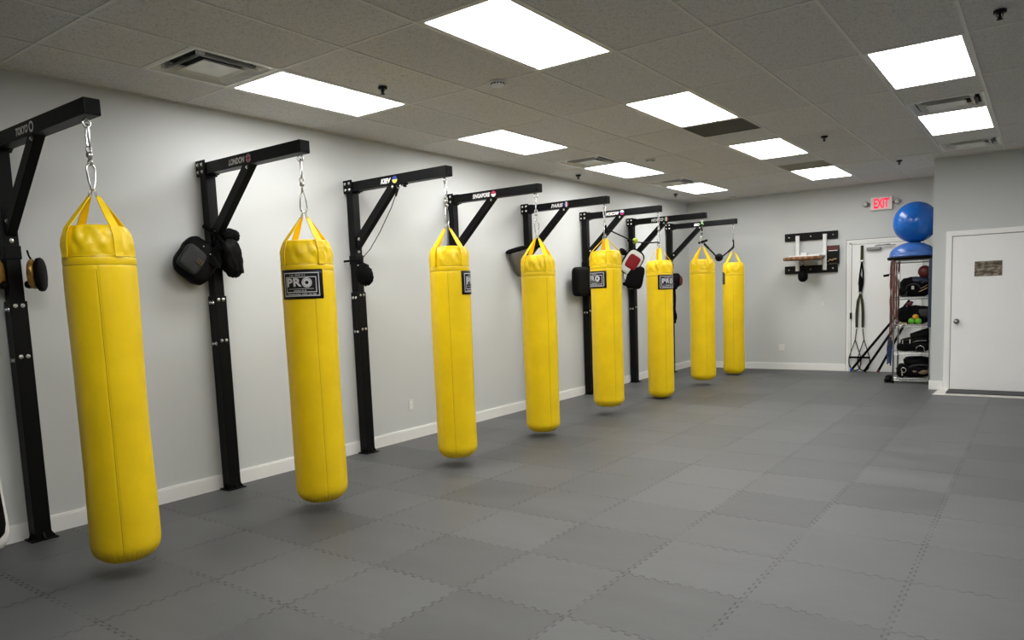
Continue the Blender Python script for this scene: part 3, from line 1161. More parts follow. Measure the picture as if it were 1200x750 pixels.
    # patch
    if PATCH[i] is not None:
        pc = camang + PATCH[i]
        z0, z1 = 1.487, 1.683
        if i in (4, 7):
            z0, z1 = 1.50, 1.695
        if i == 5:
            z0, z1 = 1.455, 1.645
        if i == 2:
            z0, z1 = 1.48, 1.675
        hw = 0.155
        Rp = R + 0.0055
        nx, nz = 28, 6
        cz = (z0 + z1) / 2

        def wrap(u, v, o=0.0):
            # seen from outside, +u must run to the viewer's right = increasing angle
            a = pc + u / Rp
            return ((Rp + o) * cos(a), (Rp + o) * sin(a), cz + v)
        v, f = [], []
        for j in range(nx + 1):
            for k in range(nz + 1):
                v.append(wrap(-hw + 2 * hw * j / nx, -(z1 - z0) / 2 + (z1 - z0) * k / nz))
        for j in range(nx + 1):
            for k in range(nz + 1):
                v.append(wrap(-hw + 2 * hw * j / nx, -(z1 - z0) / 2 + (z1 - z0) * k / nz, -0.004))
        NN = (nx + 1) * (nz + 1)
        for j in range(nx):
            for k in range(nz):
                a = j * (nz + 1) + k
                f.append((a, a + nz + 1, a + nz + 2, a + 1))
                f.append((NN + a, NN + a + 1, NN + a + nz + 2, NN + a + nz + 1))
        for j in range(nx):
            a, b = j * (nz + 1), (j + 1) * (nz + 1)
            f.append((a, NN + a, NN + b, b))
            a, b = a + nz, b + nz
            f.append((a, b, NN + b, NN + a))
        for k in range(nz):
            f.append((k, k + 1, NN + k + 1, NN + k))
            a = nx * (nz + 1) + k
            f.append((a, NN + a, NN + a + 1, a + 1))
        pb = MB().add(v, f, True).build('logo_patch', 'patch_black', r_)
        pb['label'] = 'black sewn patch printed PRO in silver grey'
        ink = MB()

        def rect(u0, v0, u1, v1, o=0.0008):
            n = max(1, int(abs(u1 - u0) / 0.008))
            vv, ff = [], []
            for j in range(n + 1):
                u = u0 + (u1 - u0) * j / n
                vv += [wrap(u, v0, o), wrap(u, v1, o)]
            for j in range(n):
                ff.append((2 * j, 2 * j + 2, 2 * j + 3, 2 * j + 1))
            ink.add(vv, ff)

        def frame(u, v_lo, v_hi, t):
            rect(-u, v_lo, u, v_lo + t)
            rect(-u, v_hi - t, u, v_hi)
            rect(-u, v_lo, -u + t, v_hi)
            rect(u - t, v_lo, u, v_hi)
        frame(0.128, -0.080, 0.078, 0.0060)
        frame(0.108, -0.055, 0.050, 0.0052)
        v, f = text_mesh('PR', 0.074, 0.0028, 0.0, 1.12)
        mn, mx_ = min(p.x for p in v), max(p.x for p in v)
        k = 0.108 / (mx_ - mn)
        ink.add([wrap(-0.098 + (p.x - mn) * k, 0.010 + p.y, 0.0010) for p in v], f)
        # the O is a double ringed globe
        for ro, ri in ((0.0335, 0.0275), (0.0255, 0.012)):
            vv, ff = [], []
            n = 36
            for j in range(n):
                a = 2 * pi * j / n
                for q in (ro, ri):
                    vv.append(wrap(0.045 + q * cos(a), 0.010 + q * sin(a), 0.0010))
            for j in range(n):
                k2 = (j + 1) % n
                ff.append((2 * j, 2 * k2, 2 * k2 + 1, 2 * j + 1))
            ink.add(vv, ff)
        rect(-0.088, -0.032, 0.088, -0.0295)
        # lines of print too small to read
        rg2 = random.Random(9)

        def micro(u0, u1, vc, hgt):
            u = u0
            while u < u1:
                wl = rg2.uniform(0.0025, 0.006)
                if rg2.random() > 0.16:
                    rect(u, vc - hgt / 2, u + wl, vc + hgt / 2 * rg2.uniform(0.5, 1))
                u += wl + 0.0018
        micro(-0.075, 0.045, 0.062, 0.007)
        micro(-0.045, 0.040, -0.0425, 0.007)
        micro(-0.110, 0.110, -0.0665, 0.008)
        ink.build('print', 'patch_print', pb)
    return r_


for i in range(8):
    make_bag(i)


# ------------------------------------------------------------------ things hung on the posts
def RZ(a):
    return Matrix.Rotation(a, 4, 'Z')


def TR(x, y, z):
    return Matrix.Translation((x, y, z))


# gold and black focus mitts either side of the nearest post
def mitt(name_lab, loc, rz):
    r = thing('focus_mitt', name_lab, 'focus mitt', loc, rz, 'gold and black focus mitts on the nearest post')
    # disc facing +x in local space
    MB().blob((0.02, 0, 0), (0.055, 0.17, 0.21), 2.6, 0.03, 1).build('striking_face', 'black_leather', r)
    g = MB().blob((-0.02, 0, 0.005), (0.06, 0.15, 0.185), 2.4, 0.06, 2)
    g.build('hand_shell', 'gold_vinyl', r)
    MB().blob((-0.045, 0, -0.06), (0.05, 0.10, 0.05), 2.4, 0.06, 3).build('wrist_cuff', 'black_leather', r)
    MB().tube([(-0.02, 0.0, 0.085), (-0.03, -0.02, 0.12), (-0.04, 0, 0.15)], 0.006, 6).build('hanging_loop', 'black_webbing', r)
    return r


mitt('black and gold focus mitt on the right of the nearest frame post', (0.205, 1.95, 1.70), 0.95)
mitt('black and gold focus mitt cut by the left picture edge beside the nearest post', (0.075, 1.765, 1.70), 0.95 + pi)

# LONDON post: large charcoal mitt pad plus black thigh pad behind
r = thing('kick_pad', 'black pad with charcoal panel strapped on the left of the LONDON frame post', 'kick pad', (0.115, 3.07, 1.815), 0.0)
Mx = Matrix.Rotation(radians(-38), 4, 'X')
MB().blob((0, 0.01, 0), (0.12, 0.30, 0.33), 3.4, 0.05, 4, M=Mx).build('pad_body', 'black_leather', r)
MB().blob((0.048, -0.045, -0.035), (0.06, 0.175, 0.20), 5.0, 0.01, 5, M=Mx).build('front_panel', 'charcoal_leather', r)
lg = MB()
for q in ((-0.02, 0.0), (0.0, 0.0), (0.02, 0.0)):
    lg.box((0.083, q[0] - 0.004, -0.035), (0.0845, q[0] + 0.004, -0.005), M=Mx)
lg.box((0.083, -0.03, -0.042), (0.0845, 0.03, -0.038), M=Mx)
lg.build('logo', 'zip_metal', r)
MB().band([Mx @ Vector((0.055, 0.05, 0.08)), Mx @ Vector((0.075, 0.10, 0.06)), (0.08, 0.16, 0.07), (0.06, 0.21, 0.02)], 0.13, 0.012, (0, 0.3, 1)).build('wrap_strap', 'black_cloth', r)
rv = MB()
for q in ((-0.03, 0.10), (0.045, 0.085)):
    rv.ball(Mx @ Vector((0.06, q[0], q[1])), 0.006, 10)
rv.build('rivets', 'zinc', r)
r = thing('thigh_pad', 'black soft pad hanging on the right side of the LONDON frame post', 'pad', (0.19, 3.315, 1.88), 0.0)
MB().blob((0, 0, -0.05), (0.12, 0.17, 0.30), 2.6, 0.16, 7, M=Matrix.Rotation(0.18, 4, 'X')).build('pad_body', 'black_leather', r)
MB().blob((-0.01, 0.01, 0.12), (0.11, 0.17, 0.11), 2.3, 0.16, 8).build('cuff', 'black_cloth', r)
MB().tube([(-0.16, -0.10, 0.20), (-0.08, -0.112, 0.17), (-0.01, -0.085, 0.11), (0.03, -0.06, 0.05), (-0.03, -0.115, -0.03), (-0.17, -0.115, -0.06)], 0.017, 8).build('strap', 'black_cloth', r)

# KIEV post: cloth bag and thin cord to the beam
r = thing('gear_pouch', 'small black drawstring pouch hanging beside the KIEV frame post', 'pouch', (0.215, 4.665, 1.70), 0.0)
MB().blob((0, 0, 0), (0.17, 0.13, 0.21), 2.3, 0.14, 11, M=Matrix.Rotation(-0.5, 4, 'Y')).build('pouch', 'black_cloth', r)
MB().blob((-0.045, -0.01, 0.115), (0.06, 0.05, 0.06), 2.2, 0.1, 12).build('gathered_neck', 'black_cloth', r)
MB().ball((-0.03, -0.04, 0.085), 0.008, 10).build('snap_hook', 'zinc', r)
MB().band([(-0.20, -0.06, 0.13), (-0.10, -0.062, 0.13), (-0.05, -0.03, 0.125)], 0.02, 0.004, (0, 0, 1)).build('post_strap', 'black_webbing', r)
r = thing('tension_cord', 'thin dark cord running from the KIEV beam down to the black pouch', 'cord', (0, 0, 0))
MB().tube([(0.735, 4.66, 2.447), (0.70, 4.66, 2.40), (0.62, 4.66, 2.27), (0.46, 4.66, 2.07), (0.32, 4.66, 1.925), (0.19, 4.645, 1.825)], 0.0035, 6).build('cord', 'rope_dark', r)
MB().tube([(0.725, 4.66, 2.442), (0.68, 4.66, 2.36)], 0.009, 8).build('cord_sleeve', 'rope_dark', r)
bk = MB().box((0.70, 4.65, 2.448), (0.80, 4.70, 2.466), 0.004)
bk.box((0.775, 4.66, 2.43), (0.79, 4.69, 2.46))
bk.build('beam_clamp', 'black_steel', r)
MB().tube([(0.70, 4.655, 2.45), (0.715, 4.655, 2.425), (0.735, 4.655, 2.425), (0.75, 4.655, 2.45)], 0.005, 6).build('clip', 'chrome', r)

# PARIS post: grey kick pad
r = thing('thai_pad', 'grey brown pad with round emblem hanging left of the PARIS frame post', 'kick pad', (0.13, 7.30, 1.845), -0.45)
Mx = Matrix.Rotation(radians(14), 4, 'X')
MB().blob((0, 0, 0), (0.11, 0.24, 0.33), 4.0, 0.05, 13, M=Mx, tp=0.20).build('pad_body', 'grey_leather', r)
MB().blob((-0.01, -0.01, 0.165), (0.13, 0.29, 0.06), 3.0, 0.08, 14, M=Mx).build('top_cuff', 'black_leather', r)
em = MB()
em.tube([Mx @ Vector((0.066, 0.02 + 0.05 * cos(t), 0.02 + 0.05 * sin(t))) for t in [2 * pi * j / 24 for j in range(24)]], 0.004, 6, closed=True)
em.build('round_emblem', 'wood_beige', r)
MB().blob((0.02, 0.10, -0.19), (0.10, 0.17, 0.20), 3.0, 0.08, 15).build('lower_pad', 'black_leather', r)
MB().ball((0.075, 0.07, -0.19), 0.03, 12, sc=(0.3, 1, 1.2)).build('buckle', 'plastic_white', r)
MB().tube([(0.03, 0.10, 0.15), (0.06, 0.2, 0.19), (0.06, 0.28, 0.21), (-0.04, 0.292, 0.2)], 0.018, 8).build('strap', 'black_cloth', r)

# MOSCOW post: black square strike shield
r = thing('strike_shield', 'black square padded shield strapped to the MOSCOW frame post', 'pad', (0.175, 8.80, 1.605), 0.0)
MB().blob((-0.03, -0.11, 0), (0.11, 0.36, 0.40), 5.5, 0.015, 16).build('pad_body', 'black_leather', r)
MB().blob((0.0, 0.135, 0.005), (0.09, 0.16, 0.42), 6.0, 0.02, 17).build('side_flap', 'black_cloth', r)
MB().box((-0.06, 0.09, -0.10), (0.05, 0.12, -0.06), 0.005).build('strap', 'charcoal_leather', r)
MB().ball((0.05, 0.085, -0.085), 0.011, 10).build('buckle', 'zinc', r)

# MEXICO post: white and red mitt over black pad
r = thing('red_target_mitt', 'white pad with red square centre hanging on the MEXICO frame post', 'focus mitt', (0.145, 10.245, 1.89), -0.85)
Mx = Matrix.Rotation(radians(-34), 4, 'X')
MB().blob((0, 0, 0.0), (0.06, 0.30, 0.42), 3.4, 0.01, 18, M=Mx).build('back_pad', 'black_leather', r)
MB().blob((0.018, 0.0, -0.008), (0.06, 0.26, 0.38), 3.4, 0.01, 19, M=Mx).build('white_rim', 'white_leather', r)
MB().blob((0.04, 0.0, 0.0), (0.05, 0.19, 0.22), 5.5, 0.01, 20, M=Mx).build('red_target', 'red_leather', r)
MB().blob((-0.02, -0.21, 0.06), (0.08, 0.13, 0.09), 2.6, 0.05, 21, M=Mx).build('thumb_cuff', 'black_leather', r)
r = thing('shin_pad', 'black thick pad hanging directly below the red and white mitt', 'pad', (0.175, 10.27, 1.66), -0.85)
Mx = Matrix.Rotation(radians(-12), 4, 'X')
MB().blob((0, 0.0, 0), (0.10, 0.27, 0.36), 4.5, 0.03, 22, M=Mx).build('pad_body', 'black_leather', r)
MB().blob((0.0, -0.12, -0.13), (0.07, 0.10, 0.06), 2.6, 0.05, 23, M=Mx).build('lower_cuff', 'black_cloth', r)
MB().blob((-0.01, -0.13, 0.02), (0.05, 0.09, 0.18), 2.6, 0.05, 24, M=Mx).build('white_wrist_strap', 'white_leather', r)

# RIO post: dark red glove and long black strap
r = thing('boxing_glove', 'dark red and black glove peeking out behind the bag on the RIO frame post', 'boxing glove', (0.19, 11.80, 1.60), 0.0)
MB().blob((0, 0, 0), (0.16, 0.20, 0.24), 2.5, 0.06, 25).build('glove_body', 'black_leather', r)
MB().blob((0.055, 0.035, -0.01), (0.08, 0.13, 0.17), 2.5, 0.05, 26).build('red_panel', 'dark_red', r)
MB().blob((0.0, -0.07, -0.10), (0.10, 0.12, 0.12), 2.5, 0.05, 27).build('cuff', 'black_cloth', r)
r = thing('long_strap', 'long black strap hanging below the glove on the RIO frame post', 'strap', (0.155, 11.80, 0))
MB().band([(0, 0, 1.50), (0.01, 0.0, 1.30), (0.0, 0.0, 1.10), (0.012, 0.01, 0.98), (0.0, 0.0, 0.86)], [0.05, 0.05, 0.05, 0.075, 0.04], 0.02, (0, 1, 0)).build('webbing', 'black_webbing', r)
MB().blob((0.01, 0.01, 0.98), (0.04, 0.09, 0.14), 2.5, 0.08, 28).build('folded_end', 'black_cloth', r)


# ------------------------------------------------------------------ cords between the bags
def bez(pts, n=10):
    # Catmull-Rom through the points
    P = [Vector(p) for p in pts]
    P = [P[0] * 2 - P[1]] + P + [P[-1] * 2 - P[-2]]
    out = []
    for k in range(1, len(P) - 2):
        for j in range(n):
            t = j / n
            out.append(0.5 * ((2 * P[k]) + (P[k + 1] - P[k - 1]) * t + (2 * P[k - 1] - 5 * P[k] + 4 * P[k + 1] - P[k + 2]) * t * t + (3 * P[k] - P[k - 1] - 3 * P[k + 1] + P[k + 2]) * t ** 3))
    out.append(P[-2])
    return out


y5, y6, y7, y8 = RIG_Y[4], RIG_Y[5], RIG_Y[6], RIG_Y[7]
r = thing('reflex_ball_cord', 'black elastic cord with a yellow green tennis ball strung between two bags', 'ball on a cord', (0, 0, 0))
MB().tube(bez([(BX_[4], y5, 2.19), (BX_[4] + 0.006, y5 + 0.30, 2.135), (1.17, y5 + 0.62, 2.075), (1.172, y5 + 0.85, 2.055), (1.175, y5 + 1.15, 2.06), (BX_[5] + 0.005, y6 - 0.03, 2.075), (BX_[5], y6, 2.06)]), 0.0085, 8).build('cord', 'rope_dark', r)
MB().tube([(BX_[4] + 0.005, y5 + 0.0, 2.22), (BX_[4], y5 + 0.01, 2.20), (BX_[4] - 0.004, y5, 2.13)], 0.019, 8).build('cord_loop', 'black_webbing', r)
for nm, (a, b) in {'toggle': ((1.168, y5 + 0.56, 2.072), (1.168, y5 + 0.60, 2.05))}.items():
    MB().cyl(a, b, 0.016, 8).build(nm, 'black_webbing', r)
MB().cyl((1.178, y6 - 0.50, 2.045), (1.176, y6 - 0.44, 2.028), 0.018, 8).build('toggle', 'black_webbing', r)
MB().ball((1.172, y5 + 0.74, 2.07), 0.036, 24).build('tennis_ball', 'tennis', r)

r = thing('reflex_ball_cord', 'black cord with a dark round ball sagging between the two farthest bags', 'ball on a cord', (0, 0, 0))
a = Vector((BX_[6], y7, 2.135))
b = Vector((BX_[7], y8, 2.095))
mid = Vector((1.19, (y7 + y8) / 2 + 0.02, 1.915))
MB().tube(bez([a, a.lerp(mid, 0.5) + Vector((0, 0, -0.012)), mid, mid.lerp(b, 0.5) + Vector((0, 0, -0.015)), b]), [0.016 if k < 8 or k > 32 else 0.011 for k in range(41)], 8).build('cord', 'rope_dark', r)
MB().tube([(BX_[6] - 0.05, y7, 2.115), (BX_[6], y7 - 0.01, 2.125), (BX_[6] + 0.06, y7 + 0.05, 2.150)], 0.017, 8).build('cord_loop', 'black_webbing', r)
MB().tube([(BX_[7], y8, 2.22), (BX_[7], y8, 2.12), (BX_[7] - 0.01, y8 - 0.03, 2.07)], 0.016, 8).build('cord_loop', 'black_webbing', r)
MB().ball(mid, 0.062, 28).build('rubber_ball', 'rope_dark', r)
r = thing('chain_sleeve', 'thin black sleeve over the hanging clip of the bag at left of the black ball', 'sleeve', (BX_[6], RIG_Y[6], 0))
MB().cyl((0, 0, 2.37), (0, 0, 2.22), 0.013, 10).ball((0, 0, 2.375), 0.02, 12).build('sleeve', 'black_webbing', r)

# ------------------------------------------------------------------ kick shields at the left edge
r = thing('kick_shield', 'black kick shield with white piping leaning at the left picture edge', 'kick shield', (0.165, 1.44, 0.0))
Mx = Matrix.Rotation(radians(-13), 4, 'Y')
MB().blob((0.02, 0, 0.36), (0.13, 0.44, 0.68), 6, 0.012, 31, M=Mx).build('shield_body', 'white_leather', r)
MB().blob((0.05, 0, 0.375), (0.10, 0.40, 0.60), 6, 0.012, 32, M=Mx).build('front_panel', 'black_leather', r)
r2 = thing('round_shield', 'second black pad propped behind the white piped shield at the left edge', 'kick shield', (0.08, 1.36, 0.0))
MB().blob((0, 0, 0.40), (0.11, 0.44, 0.72), 5, 0.03, 33).build('shield_body', 'black_leather', r2)


# ------------------------------------------------------------------ wall outlets
def outlet(loc, rot, lab, ports):
    r = thing('wall_outlet', lab, 'outlet', loc)
    r.rotation_euler = (0, 0, rot)
    wd = 0.036 * len(ports) + 0.034
    # plate on local xz plane, facing -y
    MB().box((-wd / 2, -0.006, -0.058), (wd / 2, 0, 0.058), 0.003).build('cover_plate', 'plastic_white', r)
    for k in range(len(ports)):
        x = (k - (len(ports) - 1) / 2) * 0.042
        for dz in (-0.021, 0.021):
            MB().box((x - 0.0165, -0.009, dz - 0.0145), (x + 0.0165, -0.006, dz + 0.0145), 0.002).build('socket', 'vent_white', r)
    return r


outlet((0.0, 5.40, 0.36), -pi / 2 + pi, 'white outlet plate low on the bag wall, between the KIEV post and the third bag', [1])
bpy.data.objects['wall_outlet'].rotation_euler = (0, 0, pi / 2)
outlet((1.667, YF, 0.375), 0, 'white double outlet plate low on the far wall below the speed bag rack', [1, 1])
tag(MB().box((-0.012, -0.010, -0.03), (0.012, 0, 0.03), 0.002).box((0.004, -0.016, -0.03), (0.03, -0.002, -0.018), 0.002).build('wall_hook', 'plastic_white', None, (2.33, YF, 1.12)), 'tiny white hook on the far wall below the speed bag platform', 'hook')

# ------------------------------------------------------------------ exit sign
ex = thing('exit_sign', 'white EXIT sign with red letters and two small lamps above the far door', 'exit sign', (3.20, YF, 2.66))
MB().box((-0.155, -0.055, -0.10), (0.155, 0, 0.105), 0.008).build('housing', 'exit_face', ex)
v, f = text_mesh('EXIT', 0.175, 0.006, 0.0, 1.0)
mn, mx_ = min(p.x for p in v), max(p.x for p in v)
mnz, mxz = min(p.y for p in v), max(p.y for p in v)
MB().add([(-0.105 + (p.x - mn) * 0.215 / (mx_ - mn), -0.0565, -0.073 + (p.y - mnz) * 0.152 / (mxz - mnz)) for p in v], f).build('letters', 'exit_red', ex)
for sg in (-1, 1):
    lh = MB().tube([(sg * 0.155, -0.03, 0.01), (sg * 0.185, -0.03, 0.01)], 0.012, 8)
    lh.lathe([(0, 0), (0.028, 0.0), (0.04, 0.03), (0.042, 0.055), (0.0, 0.055)], 18, M=TR(sg * 0.20, -0.02, 0.01) @ Matrix.Rotation(radians(90), 4, 'X') @ Matrix.Rotation(sg * 0.5, 4, 'Y'))
    lo = lh.build('lamp_head', 'lamp_glass', ex)
    MB().lathe([(0, 0.056), (0.038, 0.056), (0.03, 0.062), (0.0, 0.066)], 18, M=TR(sg * 0.20, -0.02, 0.01) @ Matrix.Rotation(radians(90), 4, 'X') @ Matrix.Rotation(sg * 0.5, 4, 'Y')).build('lens', 'plastic_white', lo)

# ------------------------------------------------------------------ speed bag platform
sp = thing('speed_bag_platform', 'black and white wall frame with a round wooden board for the speed bag', 'speed bag platform', (0, YF, 0))
X0, X1 = 1.73, 2.565
for z0, z1 in ((2.172, 2.30), (1.628, 1.757)):
    rl = MB().box((X0, -0.040, z0), (X1, 0, z1), 0.004).build('wall_rail', 'black_steel', sp)
    for xx in (X0 + 0.07, (X0 + X1) / 2, X1 - 0.07):
        MB().lathe([(0, 0), (0.015, 0), (0.015, 0.004), (0.008, 0.012), (0, 0.012)], 12, M=TR(xx, -0.040, (z0 + z1) / 2) @ Matrix.Rotation(radians(90), 4, 'X')).build('lag_bolt', 'chrome', rl)
for xx in (1.945, 2.375):
    MB().box((xx - 0.03, -0.082, 1.67), (xx + 0.03, -0.040, 2.255), 0.005).build('upright', 'bracket_white', sp)
    MB().box((xx - 0.02, -0.50, 1.891), (xx + 0.02, -0.080, 1.913), 0.004).build('side_arm', 'bracket_white', sp)
MB().box((1.945, -0.50, 1.892), (2.375, -0.47, 1.912), 0.004).box((1.945, -0.13, 1.895), (2.375, -0.085, 1.935), 0.004).build('cross_member', 'bracket_white', sp)
MB().box((2.05, -0.30, 1.891), (2.15, -0.20, 1.965), 0.006).build('mount_block', 'bracket_white', sp)
MB().lathe([(0, 1.838), (0.298, 1.838), (0.305, 1.843), (0.305, 1.885), (0.298, 1.890), (0, 1.890)], 56, M=TR(2.115, -0.385, 0)).build('drum_board', 'drum_wood', sp)
MB().cyl((2.115, -0.385, 1.838), (2.115, -0.385, 1.79), 0.015, 12).ball((2.115, -0.385, 1.79), 0.022, 14).build('swivel_hook', 'zinc', sp)
pl = MB().box((2.405, -0.055, 1.76), (2.595, -0.045, 2.06)).build('spec_plate', 'black_steel', sp)
MB().box((2.41, -0.058, 1.99), (2.59, -0.0552, 2.055)).build('red_band', 'dark_red', pl)
MB().box((2.43, -0.0585, 1.972), (2.57, -0.0552, 1.984)).build('white_line', 'decal_white', pl)
wn = MB().cyl((2.49, -0.04, 1.82), (2.49, -0.10, 1.82), 0.014, 10).tube([(2.43, -0.09, 1.80), (2.46, -0.095, 1.835), (2.49, -0.095, 1.825), (2.52, -0.095, 1.835), (2.56, -0.09, 1.84)], 0.011, 8)
wn.build('wing_nut', 'wood_beige', sp)
MB().box((2.44, -0.06, 1.765), (2.56, -0.056, 1.775)).build('lower_line', 'tan_leather', pl)
sb = thing('speed_bag', 'black teardrop speed bag hanging under the round wooden board', 'speed bag', (2.115, YF - 0.385, 0))
MB().lathe([(0.0, 1.765), (0.014, 1.76), (0.026, 1.735), (0.04, 1.70), (0.058, 1.66), (0.072, 1.62), (0.078, 1.575), (0.072, 1.535), (0.052, 1.505), (0.028, 1.49), (0, 1.486)], 28).build('bladder_cover', 'black_leather', sb)
MB().tube([(0, 0, 1.76), (0.008, 0, 1.775), (0, 0, 1.786)], 0.006, 6).build('top_loop', 'black_webbing', sb)

# ------------------------------------------------------------------ suspension trainer on the exit door
tx = thing('suspension_trainer', 'olive and black strap trainer with two handles hanging on the exit door', 'suspension trainer', (2.93, YF - 0.03, 0))
MB().band([(0, 0.0, 2.03), (0, -0.008, 1.90), (-0.002, -0.010, 1.78)], 0.042, 0.006, (1, 0, 0)).build('anchor_strap', 'olive_webbing', tx)
MB().box((-0.03, -0.028, 1.77), (0.03, 0.0, 1.795), 0.004).build('anchor_buckle', 'zinc', tx)
mb = MB()
for sg in (-1, 1):
    mb.band([(0.0, -0.012, 1.77), (sg * 0.022, -0.014, 1.60), (sg * 0.028 - 0.01, -0.014, 1.42), (-0.012, -0.014, 1.28)], 0.024, 0.010, (1, 0, 0))
mb.blob((-0.016, -0.02, 1.40), (0.055, 0.03, 0.30), 2.6, 0.05, 41)
mb.build('main_strap', 'black_webbing', tx)
MB().ball((-0.014, -0.03, 1.275), 0.024, 12).build('locking_ring', 'zinc', tx)
for sg in (-1, 1):
    xo = 0.045 * sg - 0.02
    st = MB().band([(-0.014, -0.014, 1.27), (xo * 0.7 - 0.006, -0.018, 1.15), (xo, -0.02, 0.95), (xo, -0.02, 0.72)], [0.02, 0.035, 0.042, 0.036], 0.012, (1, 0, 0)).build('arm_strap', 'olive_webbing', tx)
    hx = xo + 0.020 * sg
    tr_ = MB().band([(xo, -0.02, 0.70), (hx, -0.02, 0.52)], 0.014, 0.005, (1, 0, 0))
    for s2 in (-1, 1):
        tr_.band([(hx, -0.02, 0.52), (hx + s2 * 0.085, -0.025, 0.245)], 0.014, 0.005, (1, 0, 0))
    tr_.build('handle_webbing', 'olive_webbing', st)
    MB().cyl((hx - 0.09, -0.028, 0.235), (hx + 0.09, -0.028, 0.235), 0.016, 14).build('foam_handle', 'black_webbing', st)
    MB().tube(bez([(hx - 0.088, -0.026, 0.235), (hx - 0.085, -0.028, 0.11), (hx - 0.03, -0.03, 0.03), (hx + 0.05, -0.03, 0.035), (hx + 0.086, -0.028, 0.12), (hx + 0.088, -0.026, 0.235)], 6), 0.009, 8).build('foot_cradle', 'black_webbing', st)

# three long bars leaning in the alcove
for k, (p0, p1, cap, lb) in enumerate([((2.80, 12.66, 0.022), (3.62, 12.74, 1.14), 'blue_cap', 'black bar leaning on the exit door, lowest end blue, leftmost of three'),
                                       ((3.01, 12.62, 0.022), (3.66, 12.745, 1.12), 'black_webbing', 'black bar leaning on the exit door, middle of the three, dark tip'),
                                       ((3.21, 12.60, 0.022), (3.69, 12.75, 1.05), 'dark_red', 'black bar leaning on the exit door, dark red tip, nearest the shelf')]):
    r = thing('exercise_bar', lb, 'exercise bar', p0, group='black bars leaning on the exit door')
    a, b = Vector((0, 0, 0)), Vector(p1) - Vector(p0)
    MB().tube([a + b * 0.03, b], 0.019, 12).build('shaft', 'black_leather', r)
    MB().tube([a, b * 0.032], 0.021, 12).build('end_cap', cap, r)

# ------------------------------------------------------------------ storage rack with its contents
RX0, RX1, RY0, RY1 = 3.595, 4.045, 11.46, 11.88
SHZ = [0.075, 0.445, 0.83, 1.215, 1.73]
rk = thing('wire_shelf_rack', 'chrome wire shelf rack in the alcove loaded with training gear', 'shelf rack', (0, 0, 0))
for x in (RX0, RX1):
    for y in (RY0, RY1):
        MB().cyl((x, y, 0.03), (x, y, 1.80 if y == RY0 and x == RX0 else 1.745), 0.0125, 14).build('upright', 'chrome', rk)
        MB().cyl((x, y, 0.0), (x, y, 0.03), 0.017, 12).build('foot', 'black_webbing', rk)
for z in SHZ:
    s = MB()
    for dz in (0, -0.032):
        s.tube([(RX0, RY0, z + dz), (RX1, RY0, z + dz), (RX1, RY1, z + dz), (RX0, RY1, z + dz)], 0.0042, 8, closed=True, smooth=False)
    n = 12
    for j in range(n * 2):
        x = RX0 + (RX1 - RX0) * (j + 0.5) / (n * 2)
        s.cyl((x, RY0, z + 0.004), (x, RY1, z + 0.004), 0.0018, 5)
    for yy in (RY0, RY1):
        pts = []
        for j in range(29):
            pts.append((RX0 + (RX1 - RX0) * j / 28, yy, z - 0.016 + (0.014 if j % 2 else -0.014)))
        s.tube(pts, 0.002, 5)
    for y in [RY0 + (RY1 - RY0) * q for q in (0.33, 0.66)]:
        s.cyl((RX0, y, z - 0.002), (RX1, y, z - 0.002), 0.003, 6)
    s.build('wire_shelf', 'chrome', rk)

yc = (RY0 + RY1) / 2
# balance dome and big ball on top
z = SHZ[4] + 0.008
dm = thing('balance_dome', 'blue half ball balance dome lying flat side down on the shelf rack', 'balance trainer', (3.79, 11.66, z))
MB().lathe([(0, 0), (0.30, 0), (0.315, 0.008), (0.318, 0.03), (0.31, 0.04), (0, 0.04)], 56).build('platform', 'black_leather', dm)
prof = [(0, 0.04), (0.288, 0.04), (0.296, 0.055)]
for k in range(0, 19):
    t = k / 18 * pi / 2
    prof.append((0.290 * cos(t) + 0.0005, 0.058 + 0.185 * sin(t)))
MB().lathe(prof, 56).build('dome', 'dome_blue', dm)
gr = MB()
for zz, rr in ((0.12, 0.29 * cos(math.asin(0.062 / 0.185))),):
    gr.tube([(rr * cos(t), rr * sin(t), zz) for t in [2 * pi * j / 48 for j in range(48)]], 0.003, 6, closed=True)
gr.build('moulded_ring', 'dome_blue', dm)
sbz = z + 0.232
bl = tag(MB().ball((0, 0, 0.285), 0.285, 64).build('stability_ball', 'blue_vinyl', None, (3.815, 11.70, sbz)), 'large glossy blue exercise ball sitting on top of the balance dome', 'exercise ball')
pa = MB()
for k in (-3, -2, -1, 0, 1, 2, 3):
    zz = 0.02 * k + 0.10
    rr = sqrt(max(0, 0.285 ** 2 - zz ** 2)) + 0.0002
    pa.tube([(rr * cos(t), rr * sin(t), 0.285 + zz) for t in [2 * pi * j / 64 for j in range(64)]], 0.0013, 5, closed=True)
pa.build('grip_rings', 'blue_vinyl', bl)


def gear(name, lab, cat, loc, parts, group=None):
    r = thing(name, lab, cat, loc, group=group)
    for nm, mb_, m_ in parts:
        mb_.build(nm, m_, r)
    return r


